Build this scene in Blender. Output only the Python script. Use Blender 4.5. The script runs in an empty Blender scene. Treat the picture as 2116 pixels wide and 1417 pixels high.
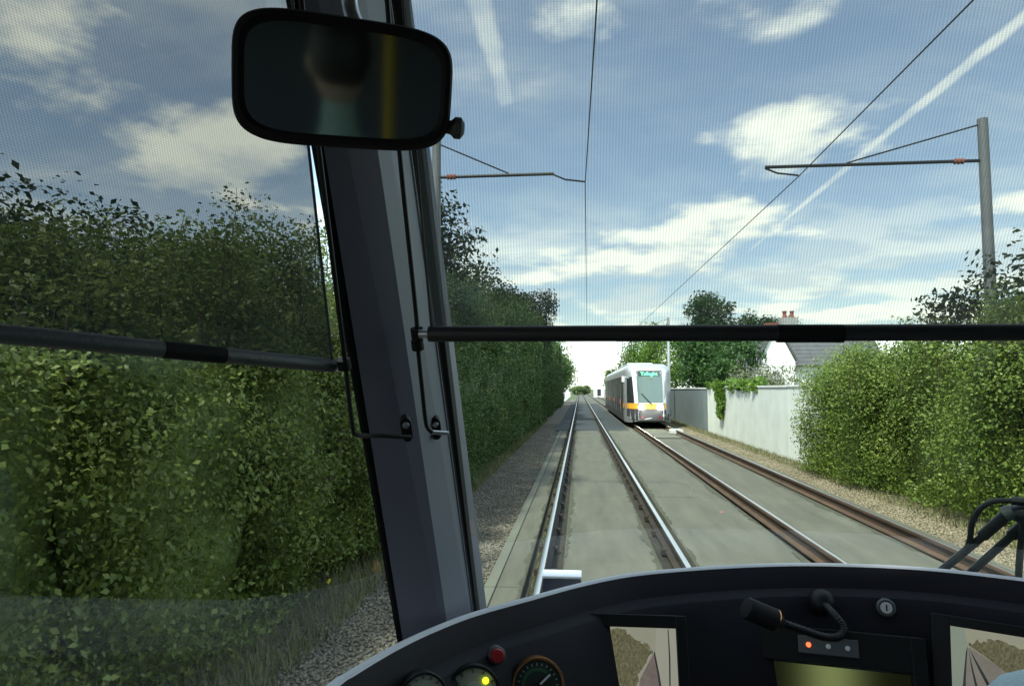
import bpy, bmesh, math, random
import numpy as np
from math import sin, cos, tan, atan, pi, radians, sqrt
from mathutils import Vector, Matrix
from mathutils.bvhtree import BVHTree

S = bpy.context.scene
COL = S.collection
random.seed(7)
RNG = np.random.default_rng(11)

# ------------------------------------------------------------------ camera
CZ = 1.99                                    # eye height above the track slab
F = 1411.0                                   # focal length in photo pixels (2116 wide)
TH = atan(94.5 / F); PH = atan(140 / F * cos(TH))
cam = bpy.data.cameras.new('camera'); camo = bpy.data.objects.new('camera', cam); COL.objects.link(camo)
cam.sensor_width = 36; cam.lens = F / 2116 * 36; cam.clip_start = 0.02; cam.clip_end = 6000
camo.location = (0, 0, CZ); camo.rotation_euler = (pi / 2 + TH, 0, PH)
S.camera = camo

RR = Vector((cos(PH), sin(PH), 0)); FW = Vector((-sin(PH) * cos(TH), cos(PH) * cos(TH), sin(TH)))
UU = Vector((sin(PH) * sin(TH), -cos(PH) * sin(TH), cos(TH))); EYE = Vector((0, 0, CZ))
def ray(u, v): return FW + RR * ((u - 1058) / F) - UU * ((v - 708.5) / F)
ray0 = ray

# ------------------------------------------------------------------ light
SUN_EL, SUN_AZ = radians(57), radians(216)   # azimuth clockwise from +Y: behind and a little left
sd = Vector((sin(SUN_AZ) * cos(SUN_EL), cos(SUN_AZ) * cos(SUN_EL), sin(SUN_EL)))
sun = bpy.data.lights.new('sun', 'SUN'); suno = bpy.data.objects.new('sun', sun); COL.objects.link(suno)
sun.energy = 3.0; sun.angle = radians(3); sun.color = (1, .95, .86)
suno.rotation_euler = sd.to_track_quat('Z', 'Y').to_euler(); suno.location = (0, -20, 40)

W = bpy.data.worlds.new('World'); S.world = W; W.use_nodes = True
def world():
    nt = W.node_tree; N = nt.nodes; L = nt.links; N.clear()
    def nd(t, **k):
        n = N.new(t)
        for a, b in k.items(): setattr(n, a, b)
        return n
    def mth(op, a, b=None, clamp=False):
        n = nd('ShaderNodeMath', operation=op, use_clamp=clamp)
        for i, x in enumerate((a, b)):
            if x is None: continue
            if hasattr(x, 'links'): L.new(x, n.inputs[i])
            else: n.inputs[i].default_value = x
        return n.outputs[0]
    sky = nd('ShaderNodeTexSky', sky_type='NISHITA', sun_disc=False, sun_elevation=SUN_EL, sun_rotation=SUN_AZ,
             air_density=1.0, dust_density=1.0, ozone_density=.35, altitude=20)
    tc = nd('ShaderNodeTexCoord'); sp = nd('ShaderNodeSeparateXYZ'); L.new(tc.outputs['Generated'], sp.inputs[0])
    z = mth('ADD', mth('MAXIMUM', sp.outputs['Z'], 0.0), .16)
    cb = nd('ShaderNodeCombineXYZ')
    L.new(mth('DIVIDE', sp.outputs['X'], z), cb.inputs[0]); L.new(mth('DIVIDE', sp.outputs['Y'], z), cb.inputs[1])
    def noise(scale, detail, rough, dist, off, sc=(1, 1, 1), rot=0):
        mp = nd('ShaderNodeMapping'); mp.inputs['Location'].default_value = off; mp.inputs['Scale'].default_value = sc
        mp.inputs['Rotation'].default_value = (0, 0, rot)
        L.new(cb.outputs[0], mp.inputs[0])
        n = nd('ShaderNodeTexNoise'); n.inputs['Scale'].default_value = scale; n.inputs['Detail'].default_value = detail
        n.inputs['Roughness'].default_value = rough; n.inputs['Distortion'].default_value = dist
        L.new(mp.outputs[0], n.inputs['Vector']); return n.outputs[0]
    def ramp(x, a, b):
        r = nd('ShaderNodeMapRange', interpolation_type='SMOOTHSTEP'); L.new(x, r.inputs[0])
        r.inputs[1].default_value = a; r.inputs[2].default_value = b; return r.outputs[0]
    def puff(scale, off, lift, a, b, det=9, rough=.53):
        cz = mth('ADD', z, lift); c2 = nd('ShaderNodeCombineXYZ'); L.new(mth('DIVIDE', sp.outputs['X'], cz), c2.inputs[0]); L.new(mth('DIVIDE', sp.outputs['Y'], cz), c2.inputs[1])
        mp = nd('ShaderNodeMapping'); mp.inputs['Location'].default_value = off; L.new(c2.outputs[0], mp.inputs[0])
        n = nd('ShaderNodeTexNoise'); n.inputs['Scale'].default_value = scale; n.inputs['Detail'].default_value = det; n.inputs['Roughness'].default_value = rough; n.inputs['Distortion'].default_value = .15
        L.new(mp.outputs[0], n.inputs['Vector']); return ramp(n.outputs[0], a, b), n.outputs[0]
    off1 = (2.1, .55, 0)
    cum, n0 = puff(1.35, off1, 0, .525, .625); _, n1 = puff(1.35, off1, .022, .5, .6)
    high = ramp(noise(.55, 6, .55, .6, (4.3, 8.2, 0), (.8, 1.1, 1), radians(-30)), .36, .66)
    cir = mth('MULTIPLY', ramp(noise(1.3, 8, .62, .5, (1.2, 5.3, 0), (.55, 1.3, 1), radians(-35)), .38, .80), high)
    low = ramp(sp.outputs['Z'], .32, .06)
    lowc = mth('MULTIPLY', low, puff(2.0, (7.7, 3.2, 0), 0, .42, .58)[0])
    shade = ramp(mth('SUBTRACT', n0, n1), -.05, .045)
    def streak(p, q, w0, w1, amp):            # windscreen reflection painted into the sky as a band between two directions
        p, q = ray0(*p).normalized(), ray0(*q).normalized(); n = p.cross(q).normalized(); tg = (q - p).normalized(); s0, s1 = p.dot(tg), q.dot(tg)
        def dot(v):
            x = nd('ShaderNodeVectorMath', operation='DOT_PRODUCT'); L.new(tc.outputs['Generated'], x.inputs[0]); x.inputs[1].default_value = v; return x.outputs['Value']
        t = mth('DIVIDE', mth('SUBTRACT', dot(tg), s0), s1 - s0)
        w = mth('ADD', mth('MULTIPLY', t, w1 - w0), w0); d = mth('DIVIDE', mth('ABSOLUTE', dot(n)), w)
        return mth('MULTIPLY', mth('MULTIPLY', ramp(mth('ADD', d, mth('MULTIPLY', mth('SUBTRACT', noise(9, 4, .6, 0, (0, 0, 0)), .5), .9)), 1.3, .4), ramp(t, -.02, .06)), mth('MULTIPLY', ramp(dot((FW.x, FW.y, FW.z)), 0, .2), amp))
    refl_streaks = mth('MAXIMUM', streak((1540, 525), (2116, 35), .0016, .0075, .55), streak((1050, 222), (990, 0), .012, .019, .4))
    dens = mth('MAXIMUM', refl_streaks, mth('MAXIMUM', mth('MULTIPLY', cum, .92), mth('MAXIMUM', mth('MULTIPLY', cir, .8), mth('MULTIPLY', lowc, .85))), True)
    dens = mth('ADD', mth('MULTIPLY', dens, .92), .08)
    cc = nd('ShaderNodeMix', data_type='RGBA'); L.new(shade, cc.inputs[0])
    cc.inputs[6].default_value = (5.6, 5.9, 6.0, 1); cc.inputs[7].default_value = (8.2, 8.0, 7.2, 1)
    mx = nd('ShaderNodeMix', data_type='RGBA'); L.new(dens, mx.inputs[0]); L.new(sky.outputs[0], mx.inputs[6]); L.new(cc.outputs[2], mx.inputs[7])
    bg = nd('ShaderNodeBackground'); L.new(mx.outputs[2], bg.inputs[0]); bg.inputs[1].default_value = .15
    out = nd('ShaderNodeOutputWorld'); L.new(bg.outputs[0], out.inputs[0])
world()
S.view_settings.view_transform = 'Standard'; S.view_settings.look = 'None'; S.view_settings.gamma = 1
S.view_settings.exposure = 1.3
S.render.engine = 'CYCLES'
S.cycles.use_denoising = True
S.cycles.max_bounces = 10; S.cycles.diffuse_bounces = 4; S.cycles.glossy_bounces = 4; S.cycles.transparent_max_bounces = 24
S.cycles.caustics_reflective = False; S.cycles.caustics_refractive = False; S.cycles.sample_clamp_indirect = 6

# ------------------------------------------------------------------ photo rays -> points of the place
def onz(u, v, z): d = ray(u, v); return EYE + d * ((z - CZ) / d.z)
def ony(u, v, y): d = ray(u, v); return EYE + d * (y / d.y)
def onplane(u, v, p, n): d = ray(u, v); return EYE + d * ((p - EYE).dot(n) / d.dot(n))
RAKE, ZR = .514, CZ - .33
def onrake(u, v, y0):                        # plane parallel to the raked windscreen, y0 = its depth at the dash rim
    d = ray(u, v); return EYE + d * ((y0 - RAKE * .33) / (d.y + RAKE * d.z))

# ------------------------------------------------------------------ materials
MATS = {}
def mat(name, col, rough=.6, metal=0, spec=.5, var=0, vscale=8, bump=0, bscale=60, emit=None, estr=0, coat=0, var2=None, stretch=None):
    if name in MATS: return MATS[name]
    m = bpy.data.materials.new(name); m.use_nodes = True; nt = m.node_tree; N = nt.nodes; L = nt.links
    b = N['Principled BSDF']; b.inputs['Base Color'].default_value = (*col, 1); b.inputs['Roughness'].default_value = rough
    b.inputs['Metallic'].default_value = metal; b.inputs['Specular IOR Level'].default_value = spec; b.inputs['Coat Weight'].default_value = coat
    if emit: b.inputs['Emission Color'].default_value = (*emit, 1); b.inputs['Emission Strength'].default_value = estr
    if var or bump:
        tc = N.new('ShaderNodeTexCoord'); mp = N.new('ShaderNodeMapping'); L.new(tc.outputs['Object'], mp.inputs[0])
        if stretch: mp.inputs['Scale'].default_value = stretch
    if var:
        n = N.new('ShaderNodeTexNoise'); n.inputs['Scale'].default_value = vscale; n.inputs['Detail'].default_value = 7; n.inputs['Roughness'].default_value = .62
        L.new(mp.outputs[0], n.inputs['Vector'])
        r = N.new('ShaderNodeMapRange'); r.inputs[1].default_value = .3; r.inputs[2].default_value = .7; L.new(n.outputs[0], r.inputs[0])
        c2 = var2 or tuple(min(1, c * (1 + var)) for c in col); c1 = tuple(c * (1 - var) for c in col)
        x = N.new('ShaderNodeMix'); x.data_type = 'RGBA'; L.new(r.outputs[0], x.inputs[0]); x.inputs[6].default_value = (*c1, 1); x.inputs[7].default_value = (*c2, 1)
        L.new(x.outputs[2], b.inputs['Base Color'])
        rr = N.new('ShaderNodeMapRange'); rr.inputs[3].default_value = rough * .85; rr.inputs[4].default_value = min(1, rough * 1.15); L.new(n.outputs[0], rr.inputs[0]); L.new(rr.outputs[0], b.inputs['Roughness'])
    if bump:
        n2 = N.new('ShaderNodeTexNoise'); n2.inputs['Scale'].default_value = bscale; n2.inputs['Detail'].default_value = 5; L.new(mp.outputs[0], n2.inputs['Vector'])
        bp = N.new('ShaderNodeBump'); bp.inputs['Strength'].default_value = bump; bp.inputs['Distance'].default_value = .02
        L.new(n2.outputs[0], bp.inputs['Height']); L.new(bp.outputs[0], b.inputs['Normal'])
    MATS[name] = m; return m
def leaf_mat(name, c1, c2, c3=None, trans=.35):
    m = bpy.data.materials.new(name); m.use_nodes = True; nt = m.node_tree; N = nt.nodes; L = nt.links; N.clear()
    g = N.new('ShaderNodeNewGeometry'); r = N.new('ShaderNodeValToRGB'); e = r.color_ramp.elements
    e[0].color = (*c1, 1); e[1].color = (*c2, 1)
    if c3: k = e.new(.88); k.color = (*c2, 1); e[-1].color = (*c3, 1)
    tc = N.new('ShaderNodeTexCoord'); nz = N.new('ShaderNodeTexNoise'); nz.inputs['Scale'].default_value = 1.7; nz.inputs['Detail'].default_value = 4; L.new(tc.outputs['Object'], nz.inputs['Vector'])
    ma = N.new('ShaderNodeMath'); ma.operation = 'MULTIPLY_ADD'; ma.use_clamp = True; L.new(nz.outputs[0], ma.inputs[0]); ma.inputs[1].default_value = 1.5
    mb = N.new('ShaderNodeMath'); mb.operation = 'MULTIPLY_ADD'; L.new(g.outputs['Random Per Island'], mb.inputs[0]); mb.inputs[1].default_value = .75; mb.inputs[2].default_value = -.62; L.new(mb.outputs[0], ma.inputs[2])
    L.new(ma.outputs[0], r.inputs[0])
    d = N.new('ShaderNodeBsdfPrincipled'); d.inputs['Roughness'].default_value = .5; d.inputs['Specular IOR Level'].default_value = .35
    t = N.new('ShaderNodeBsdfTranslucent'); x = N.new('ShaderNodeMixShader'); x.inputs[0].default_value = trans
    L.new(r.outputs[0], d.inputs['Base Color']); L.new(r.outputs[0], t.inputs[0]); L.new(d.outputs[0], x.inputs[1]); L.new(t.outputs[0], x.inputs[2])
    o = N.new('ShaderNodeOutputMaterial'); L.new(x.outputs[0], o.inputs[0]); MATS[name] = m; return m
def glass_mat(name, tint, refl=1.0, ior=1.5):
    m = bpy.data.materials.new(name); m.use_nodes = True; nt = m.node_tree; N = nt.nodes; L = nt.links; N.clear()
    t = N.new('ShaderNodeBsdfTransparent'); t.inputs[0].default_value = (*tint, 1)
    g = N.new('ShaderNodeBsdfGlossy'); g.inputs['Roughness'].default_value = .0; g.inputs[0].default_value = (refl, refl, refl, 1)
    ge = N.new('ShaderNodeNewGeometry'); dt = N.new('ShaderNodeVectorMath'); dt.operation = 'DOT_PRODUCT'; L.new(ge.outputs['Normal'], dt.inputs[0]); L.new(ge.outputs['Incoming'], dt.inputs[1])
    def mt(op, p, q=None):
        n = N.new('ShaderNodeMath'); n.operation = op
        for i, y in enumerate((p, q)):
            if y is None: continue
            if hasattr(y, 'links'): L.new(y, n.inputs[i])
            else: n.inputs[i].default_value = y
        return n.outputs[0]
    r0 = ((ior - 1) / (ior + 1)) ** 2 * 1.9
    f = mt('ADD', mt('MULTIPLY', mt('POWER', mt('SUBTRACT', 1.0, mt('ABSOLUTE', dt.outputs['Value'])), 5.0), 1 - r0), r0); x = N.new('ShaderNodeMixShader')
    L.new(f, x.inputs[0]); L.new(t.outputs[0], x.inputs[1]); L.new(g.outputs[0], x.inputs[2])
    o = N.new('ShaderNodeOutputMaterial'); L.new(x.outputs[0], o.inputs[0]); MATS[name] = m; return m
def mesh_fabric(name, px, py, lo, hi, col, tr, weft=.25):
    """open-weave roller-blind cloth: dark threads, clear holes; UV is in metres"""
    m = bpy.data.materials.new(name); m.use_nodes = True; nt = m.node_tree; N = nt.nodes; L = nt.links; N.clear()
    tc = N.new('ShaderNodeTexCoord'); s = N.new('ShaderNodeSeparateXYZ'); L.new(tc.outputs['UV'], s.inputs[0])
    def mth(op, a, b):
        n = N.new('ShaderNodeMath'); n.operation = op
        for i, x in enumerate((a, b)):
            if x is None: continue
            if hasattr(x, 'links'): L.new(x, n.inputs[i])
            else: n.inputs[i].default_value = x
        return n.outputs[0]
    a = mth('SINE', mth('MULTIPLY', s.outputs[0], 2 * pi / px), None); b = mth('SINE', mth('MULTIPLY', s.outputs[1], 2 * pi / py), None)
    w = mth('ADD', mth('MULTIPLY', a, 1 - weft), mth('MULTIPLY', b, weft))
    nz = N.new('ShaderNodeTexNoise'); nz.inputs['Scale'].default_value = 14; nz.inputs['Detail'].default_value = 3; L.new(tc.outputs['UV'], nz.inputs['Vector'])
    w2 = mth('ADD', w, mth('MULTIPLY', mth('SUBTRACT', nz.outputs[0], .5), .5))
    r = N.new('ShaderNodeMapRange'); L.new(w2, r.inputs[0]); r.inputs[1].default_value = -1; r.inputs[2].default_value = 1; r.inputs[3].default_value = lo; r.inputs[4].default_value = hi
    t = N.new('ShaderNodeBsdfTransparent'); d = N.new('ShaderNodeBsdfDiffuse'); d.inputs[0].default_value = (*col, 1)
    q = N.new('ShaderNodeBsdfTranslucent'); q.inputs[0].default_value = (*tr, 1); ad = N.new('ShaderNodeMixShader'); ad.inputs[0].default_value = .5
    L.new(d.outputs[0], ad.inputs[1]); L.new(q.outputs[0], ad.inputs[2])
    x = N.new('ShaderNodeMixShader'); L.new(r.outputs[0], x.inputs[0]); L.new(t.outputs[0], x.inputs[1]); L.new(ad.outputs[0], x.inputs[2])
    o = N.new('ShaderNodeOutputMaterial'); L.new(x.outputs[0], o.inputs[0]); MATS[name] = m; return m

mat('slab', (.086, .087, .064), .85, var=.26, vscale=2.6, bump=.3, bscale=45, stretch=(1.6, .22, 1))
mat('slab_edge', (.108, .114, .086), .85, var=.12, vscale=3, bump=.2, bscale=60, stretch=(1, .3, 1))
mat('asphalt', (.030, .038, .042), .9, var=.18, vscale=3, bump=.3, bscale=90)
mat('mossy_bed', (.022, .020, .012), .95, var=.5, vscale=5, bump=.5, bscale=60, stretch=(1, .4, 1))
mat('rail_side', (.068, .04, .022), .8, var=.35, vscale=6, bump=.3, bscale=80, stretch=(1, .25, 1))
mat('moss', (.052, .054, .034), .95, var=.4, vscale=14, bump=.4, bscale=80)
mat('rail_side_dark', (.022, .016, .010), .85, var=.35, vscale=6, bump=.3, bscale=80, stretch=(1, .25, 1))
mat('rail_head', (.60, .59, .55), .36, 1, var=.08, vscale=3, stretch=(4, .2, 1))
mat('grassland', (.07, .10, .03), .95, var=.3, vscale=.4, bump=.3, bscale=5)
mat('ballast', (.12, .108, .082), .95, var=.35, vscale=22, bump=.35, bscale=120)
mat('ballast_pale', (.19, .16, .10), .95, var=.3, vscale=20, bump=.4, bscale=120)
mat('wall_white', (.57, .60, .55), .9, var=.10, vscale=1.3, bump=.15, bscale=40)
mat('wall_white_b', (.63, .66, .61), .9, var=.08, vscale=1.3, bump=.15, bscale=40)
mat('wall_grey', (.13, .16, .165), .9, var=.10, vscale=1.1, bump=.15, bscale=40)
mat('coping', (.55, .56, .53), .9, var=.12, vscale=3)
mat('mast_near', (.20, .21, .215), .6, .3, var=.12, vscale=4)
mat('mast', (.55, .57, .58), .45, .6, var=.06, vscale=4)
mat('dark_steel', (.05, .05, .055), .5, .5)
mat('wire', (.03, .028, .026), .5, .4)
mat('bark', (.10, .075, .05), .95, var=.3, vscale=10, bump=.6, bscale=30)
mat('render_house', (.80, .80, .78), .9, var=.03, vscale=1)
mat('slates', (.07, .075, .08), .8, var=.2, vscale=3, bump=.3, bscale=12)
mat('brick_red', (.34, .12, .08), .9, var=.2, vscale=6)
mat('pane_dark', (.03, .04, .045), .08, 0, .6)
mat('plastic_black', (.006, .007, .007), .5, spec=.2, bump=.05, bscale=400)
mat('rubber', (.006, .006, .007), .75, spec=.2)
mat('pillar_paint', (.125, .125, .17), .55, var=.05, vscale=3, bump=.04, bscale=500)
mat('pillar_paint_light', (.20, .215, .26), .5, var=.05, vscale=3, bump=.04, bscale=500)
mat('dash_skin', (.006, .006, .009), .6, spec=.14, bump=.08, bscale=700, var=.1, vscale=4)
mat('dash_rim', (.46, .48, .50), .35, bump=.06, bscale=600)  # sky highlight along the rim put into its pale base colour
mat('headlining', (.22, .22, .22), .85)
mat('cab_wall', (.10, .10, .12), .7)
mat('steel', (.55, .57, .58), .35, 1)
mat('rod_black', (.012, .013, .014), .45, .2, .3)
mat('silver', (.56, .58, .60), .36, .6, var=.05, vscale=2)
mat('tram_grey', (.065, .062, .066), .45, .2, var=.1, vscale=2)
mat('tram_white', (.74, .76, .78), .3, .2)
mat('tram_dark', (.018, .02, .022), .5)
mat('tram_pane', (.10, .15, .145), .08, 0, .7)
mat('side_pane', (.012, .018, .018), .3, 0, .25)
mat('tram_stripe', (.80, .36, .03), .4)
mat('orange', (.75, .16, .03), .5)
mat('red_plastic', (.25, .01, .012), .35)
mat('copper', (.62, .28, .11), .3, 1)
mat('dial_face', (.30, .33, .25), .6)
mat('dial_black', (.012, .022, .016), .35)
mat('ink', (.02, .02, .02), .6)
mat('dial_green', (.02, .10, .045), .5)
mat('skin', (.46, .29, .21), .55)
mat('shirt_green', (.30, .38, .33), .9)
mat('shirt_blue', (.36, .47, .50), .85, var=.05, vscale=30, bump=.2, bscale=300)
mat('trousers', (.02, .022, .035), .9)
mat('hair', (.012, .009, .007), .6)
mat('yellow', (.55, .33, .02), .4)
mat('navy', (.01, .012, .045), .3, coat=.4)
mat('white_paint', (.78, .80, .82), .35)
mat('blind_bar', (.014, .015, .017), .5, bump=.05, bscale=300)
mat('blind_bar_grey', (.05, .06, .062), .5, bump=.15, bscale=400)
mat('mirror', (.42, .52, .48), .06, 1)
mat('headlight', (1, 1, 1), .3, emit=(1, .93, .78), estr=60)
mat('led_green', (.05, .4, .15), .4, emit=(.12, .95, .38), estr=2.2)
mat('led_red', (.4, .02, .01), .4, emit=(1, .10, .03), estr=1.4)
mat('led_yellow', (.5, .5, .02), .4, emit=(.62, .72, .02), estr=1.2)
mat('led_dim', (.10, .12, .12), .3, emit=(.3, .35, .33), estr=.12)
leaf_mat('leaf_hedge', (.07, .11, .022), (.16, .21, .042), (.26, .31, .08))
leaf_mat('leaf_hedge_deep', (.035, .075, .02), (.10, .165, .042), (.20, .27, .08))
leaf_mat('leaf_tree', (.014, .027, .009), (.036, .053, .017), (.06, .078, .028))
leaf_mat('leaf_willow', (.055, .12, .016), (.15, .26, .035), (.25, .36, .06))
leaf_mat('leaf_dark', (.018, .055, .012), (.06, .135, .03), (.11, .20, .045))
leaf_mat('leaf_bush', (.07, .125, .02), (.18, .25, .04), (.28, .34, .07))
leaf_mat('leaf_far', (.09, .14, .045), (.16, .22, .07))
leaf_mat('leaf_buddleia', (.10, .13, .06), (.19, .22, .11))
leaf_mat('bloom', (.30, .22, .34), (.42, .33, .45))
leaf_mat('grass_blade', (.08, .10, .03), (.20, .20, .08), (.32, .28, .15))
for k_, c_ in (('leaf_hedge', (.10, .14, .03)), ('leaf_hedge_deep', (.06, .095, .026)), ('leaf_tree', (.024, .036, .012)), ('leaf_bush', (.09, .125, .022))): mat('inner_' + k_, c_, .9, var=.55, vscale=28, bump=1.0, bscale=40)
glass_mat('windscreen_glass', (.87, .965, .90))
glass_mat('side_glass', (.84, .92, .86), .6, 1.6)
mesh_fabric('blind_cloth', .0027, .0019, .53, .66, (.06, .065, .065), (.07, .075, .07))
mesh_fabric('blind_cloth_side', .0024, .0021, .73, .83, (.012, .017, .015), (.02, .026, .024), .45)

# ------------------------------------------------------------------ object helpers
def tag(o, label=None, cat=None, group=None, kind=None):
    if label: o['label'] = label
    if cat: o['category'] = cat
    if group: o['group'] = group
    if kind: o['kind'] = kind
    return o
WLOC = {}
def empty(name, loc, label=None, cat=None, group=None, kind=None):
    o = bpy.data.objects.new(name, None); COL.objects.link(o); o.location = loc; o.empty_display_size = .1
    WLOC[o.name] = Vector(loc); return tag(o, label, cat, group, kind)
def link(name, me, m, parent=None, smooth=False):
    if isinstance(m, str): m = MATS[m]
    for x in (m if isinstance(m, (list, tuple)) else [m]): me.materials.append(MATS[x] if isinstance(x, str) else x)
    if smooth:
        for p in me.polygons: p.use_smooth = True
    o = bpy.data.objects.new(name, me); COL.objects.link(o); WLOC[o.name] = Vector((0, 0, 0))
    if parent is not None:
        o.parent = parent; o.matrix_parent_inverse = Matrix.Translation(-WLOC[parent.name])
    return o
def mesh(name, vs, fs, m, parent=None, smooth=False):
    me = bpy.data.meshes.new(name); me.from_pydata([tuple(v) for v in vs], [], fs); me.update()
    return link(name, me, m, parent, smooth)
class G:
    """collects shapes into one mesh"""
    def __init__(s): s.v = []; s.f = []
    def add(s, vs, fs):
        k = len(s.v); s.v += [Vector(v) for v in vs]; s.f += [tuple(i + k for i in f) for f in fs]; return s
    def box(s, a, b):
        x0, y0, z0 = a; x1, y1, z1 = b
        return s.add([(x0, y0, z0), (x1, y0, z0), (x1, y1, z0), (x0, y1, z0), (x0, y0, z1), (x1, y0, z1), (x1, y1, z1), (x0, y1, z1)],
                     [(3, 2, 1, 0), (4, 5, 6, 7), (0, 1, 5, 4), (1, 2, 6, 5), (2, 3, 7, 6), (3, 0, 4, 7)])
    def obox(s, fr, a, b):                    # box in a frame (o, r, u, n)
        k = len(s.v); s.box(a, b); o, r, u, n = fr
        for i in range(k, len(s.v)): p = s.v[i]; s.v[i] = o + r * p.x + u * p.y + n * p.z
        return s
    def tube(s, pts, rad, n=10, cap=True):
        pts = [Vector(p) for p in pts]; rads = rad if isinstance(rad, (list, tuple)) else [rad] * len(pts)
        k = len(s.v); t0 = (pts[1] - pts[0]).normalized(); up = Vector((0, 0, 1)) if abs(t0.z) < .9 else Vector((1, 0, 0)); a = t0.cross(up).normalized()
        for i, p in enumerate(pts):
            t = ((pts[min(i + 1, len(pts) - 1)] - pts[max(i - 1, 0)])).normalized(); a = (a - t * a.dot(t)).normalized(); b = t.cross(a)
            for j in range(n): s.v.append(p + (a * cos(2 * pi * j / n) + b * sin(2 * pi * j / n)) * rads[i])
        for i in range(len(pts) - 1):
            for j in range(n): s.f.append((k + i * n + j, k + i * n + (j + 1) % n, k + (i + 1) * n + (j + 1) % n, k + (i + 1) * n + j))
        if cap: s.f.append(tuple(k + j for j in reversed(range(n)))); s.f.append(tuple(k + (len(pts) - 1) * n + j for j in range(n)))
        return s
    def prism(s, fr, poly, z0, z1):           # 2D outline in a frame, extruded along its normal
        o, r, u, n = fr; k = len(poly)
        vs = [o + r * x + u * y + n * z0 for x, y in poly] + [o + r * x + u * y + n * z1 for x, y in poly]
        return s.add(vs, [tuple(reversed(range(k))), tuple(range(k, 2 * k))] + [(i, (i + 1) % k, k + (i + 1) % k, k + i) for i in range(k)])
    def lathe(s, fr, prof, n=32):             # profile (radius, height) turned about the frame's normal
        o, r, u, nn = fr; k = len(s.v)
        for rad, h in prof:
            for j in range(n): s.v.append(o + (r * cos(2 * pi * j / n) + u * sin(2 * pi * j / n)) * rad + nn * h)
        for i in range(len(prof) - 1):
            for j in range(n): s.f.append((k + i * n + j, k + i * n + (j + 1) % n, k + (i + 1) * n + (j + 1) % n, k + (i + 1) * n + j))
        s.f.append(tuple(k + (len(prof) - 1) * n + j for j in range(n))); s.f.append(tuple(k + j for j in reversed(range(n))))
        return s
    def loft(s, rows, close=False):
        k = len(s.v); n = len(rows[0])
        for r in rows: s.v += [Vector(p) for p in r]
        for i in range(len(rows) - 1):
            for j in range(n if close else n - 1): s.f.append((k + i * n + j, k + i * n + (j + 1) % n, k + (i + 1) * n + (j + 1) % n, k + (i + 1) * n + j))
        return s
    def build(s, name, m, parent=None, smooth=False, bevel=0):
        o = mesh(name, s.v, s.f, m, parent, smooth)
        if bevel:
            b = o.modifiers.new('bevel', 'BEVEL'); b.width = bevel; b.segments = 2; b.limit_method = 'ANGLE'; b.angle_limit = radians(35)
        if smooth:
            try: o.data.set_sharp_from_angle(angle=radians(40))
            except Exception: pass
        return o
def text_mesh(name, body, size, m, parent, fr, ext=.002):
    t = bpy.data.curves.new(name, 'FONT'); t.body = body; t.size = size; t.extrude = ext; t.align_x = 'CENTER'; t.resolution_u = 3
    to = bpy.data.objects.new(name + '_curve', t); COL.objects.link(to); bpy.context.view_layer.update()
    me = bpy.data.meshes.new_from_object(to.evaluated_get(bpy.context.evaluated_depsgraph_get())); bpy.data.objects.remove(to)
    o, r, u, n = fr; me.transform(Matrix(((r.x, u.x, n.x, o.x), (r.y, u.y, n.y, o.y), (r.z, u.z, n.z, o.z), (0, 0, 0, 1)))); me.materials.clear()
    return link(name, me, m, parent)
AX = (Vector((0, 0, 0)), Vector((1, 0, 0)), Vector((0, 1, 0)), Vector((0, 0, 1)))
def fast_mesh(name, verts, quads, m, parent=None):
    me = bpy.data.meshes.new(name); nv, nq = len(verts), len(quads); k = quads.shape[1]
    me.vertices.add(nv); me.vertices.foreach_set('co', verts.astype(np.float32).ravel())
    me.loops.add(nq * k); me.loops.foreach_set('vertex_index', quads.astype(np.int32).ravel())
    me.polygons.add(nq); me.polygons.foreach_set('loop_start', np.arange(0, nq * k, k, dtype=np.int32))
    me.update(calc_edges=True); me.validate()
    return link(name, me, m, parent)

# ------------------------------------------------------------------ foliage
def unit(n):
    v = RNG.normal(size=(n, 3)); return v / np.linalg.norm(v, axis=1, keepdims=True)
def leaf_quads(c, ln, wd, droop=0.0, out=None):
    n = len(c); nn = unit(n) * (.75 if out is not None else 1.0)
    if out is not None: nn = nn + out
    nn /= np.maximum(np.linalg.norm(nn, axis=1, keepdims=True), 1e-6); a = unit(n); a[:, 2] -= droop
    a -= nn * (a * nn).sum(1, keepdims=True); a /= np.maximum(np.linalg.norm(a, axis=1, keepdims=True), 1e-6); b = np.cross(nn, a)
    s = RNG.uniform(.45, 1.35, (n, 1)); l = ln * s; w = wd * s
    v = np.stack([c - a * l * .5, c + b * w * .5 + nn * w * .12 - a * l * .05, c + a * l * .5, c - b * w * .5 + nn * w * .12 - a * l * .05], 1).reshape(-1, 3)
    return v, np.arange(4 * n).reshape(-1, 4)
def clumps_ellipsoid(c, r, n, inner=.35):
    d = unit(n); t = RNG.uniform(inner, 1, (n, 1)) ** .55
    lump = 1 + .16 * np.sin(d[:, :1] * 5.3 + c[0]) * np.cos(d[:, 1:2] * 4.1 + c[1]) + .12 * np.sin(d[:, 2:3] * 7 + c[1])
    return np.array(c) + d * t * lump * np.array(r)
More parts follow.
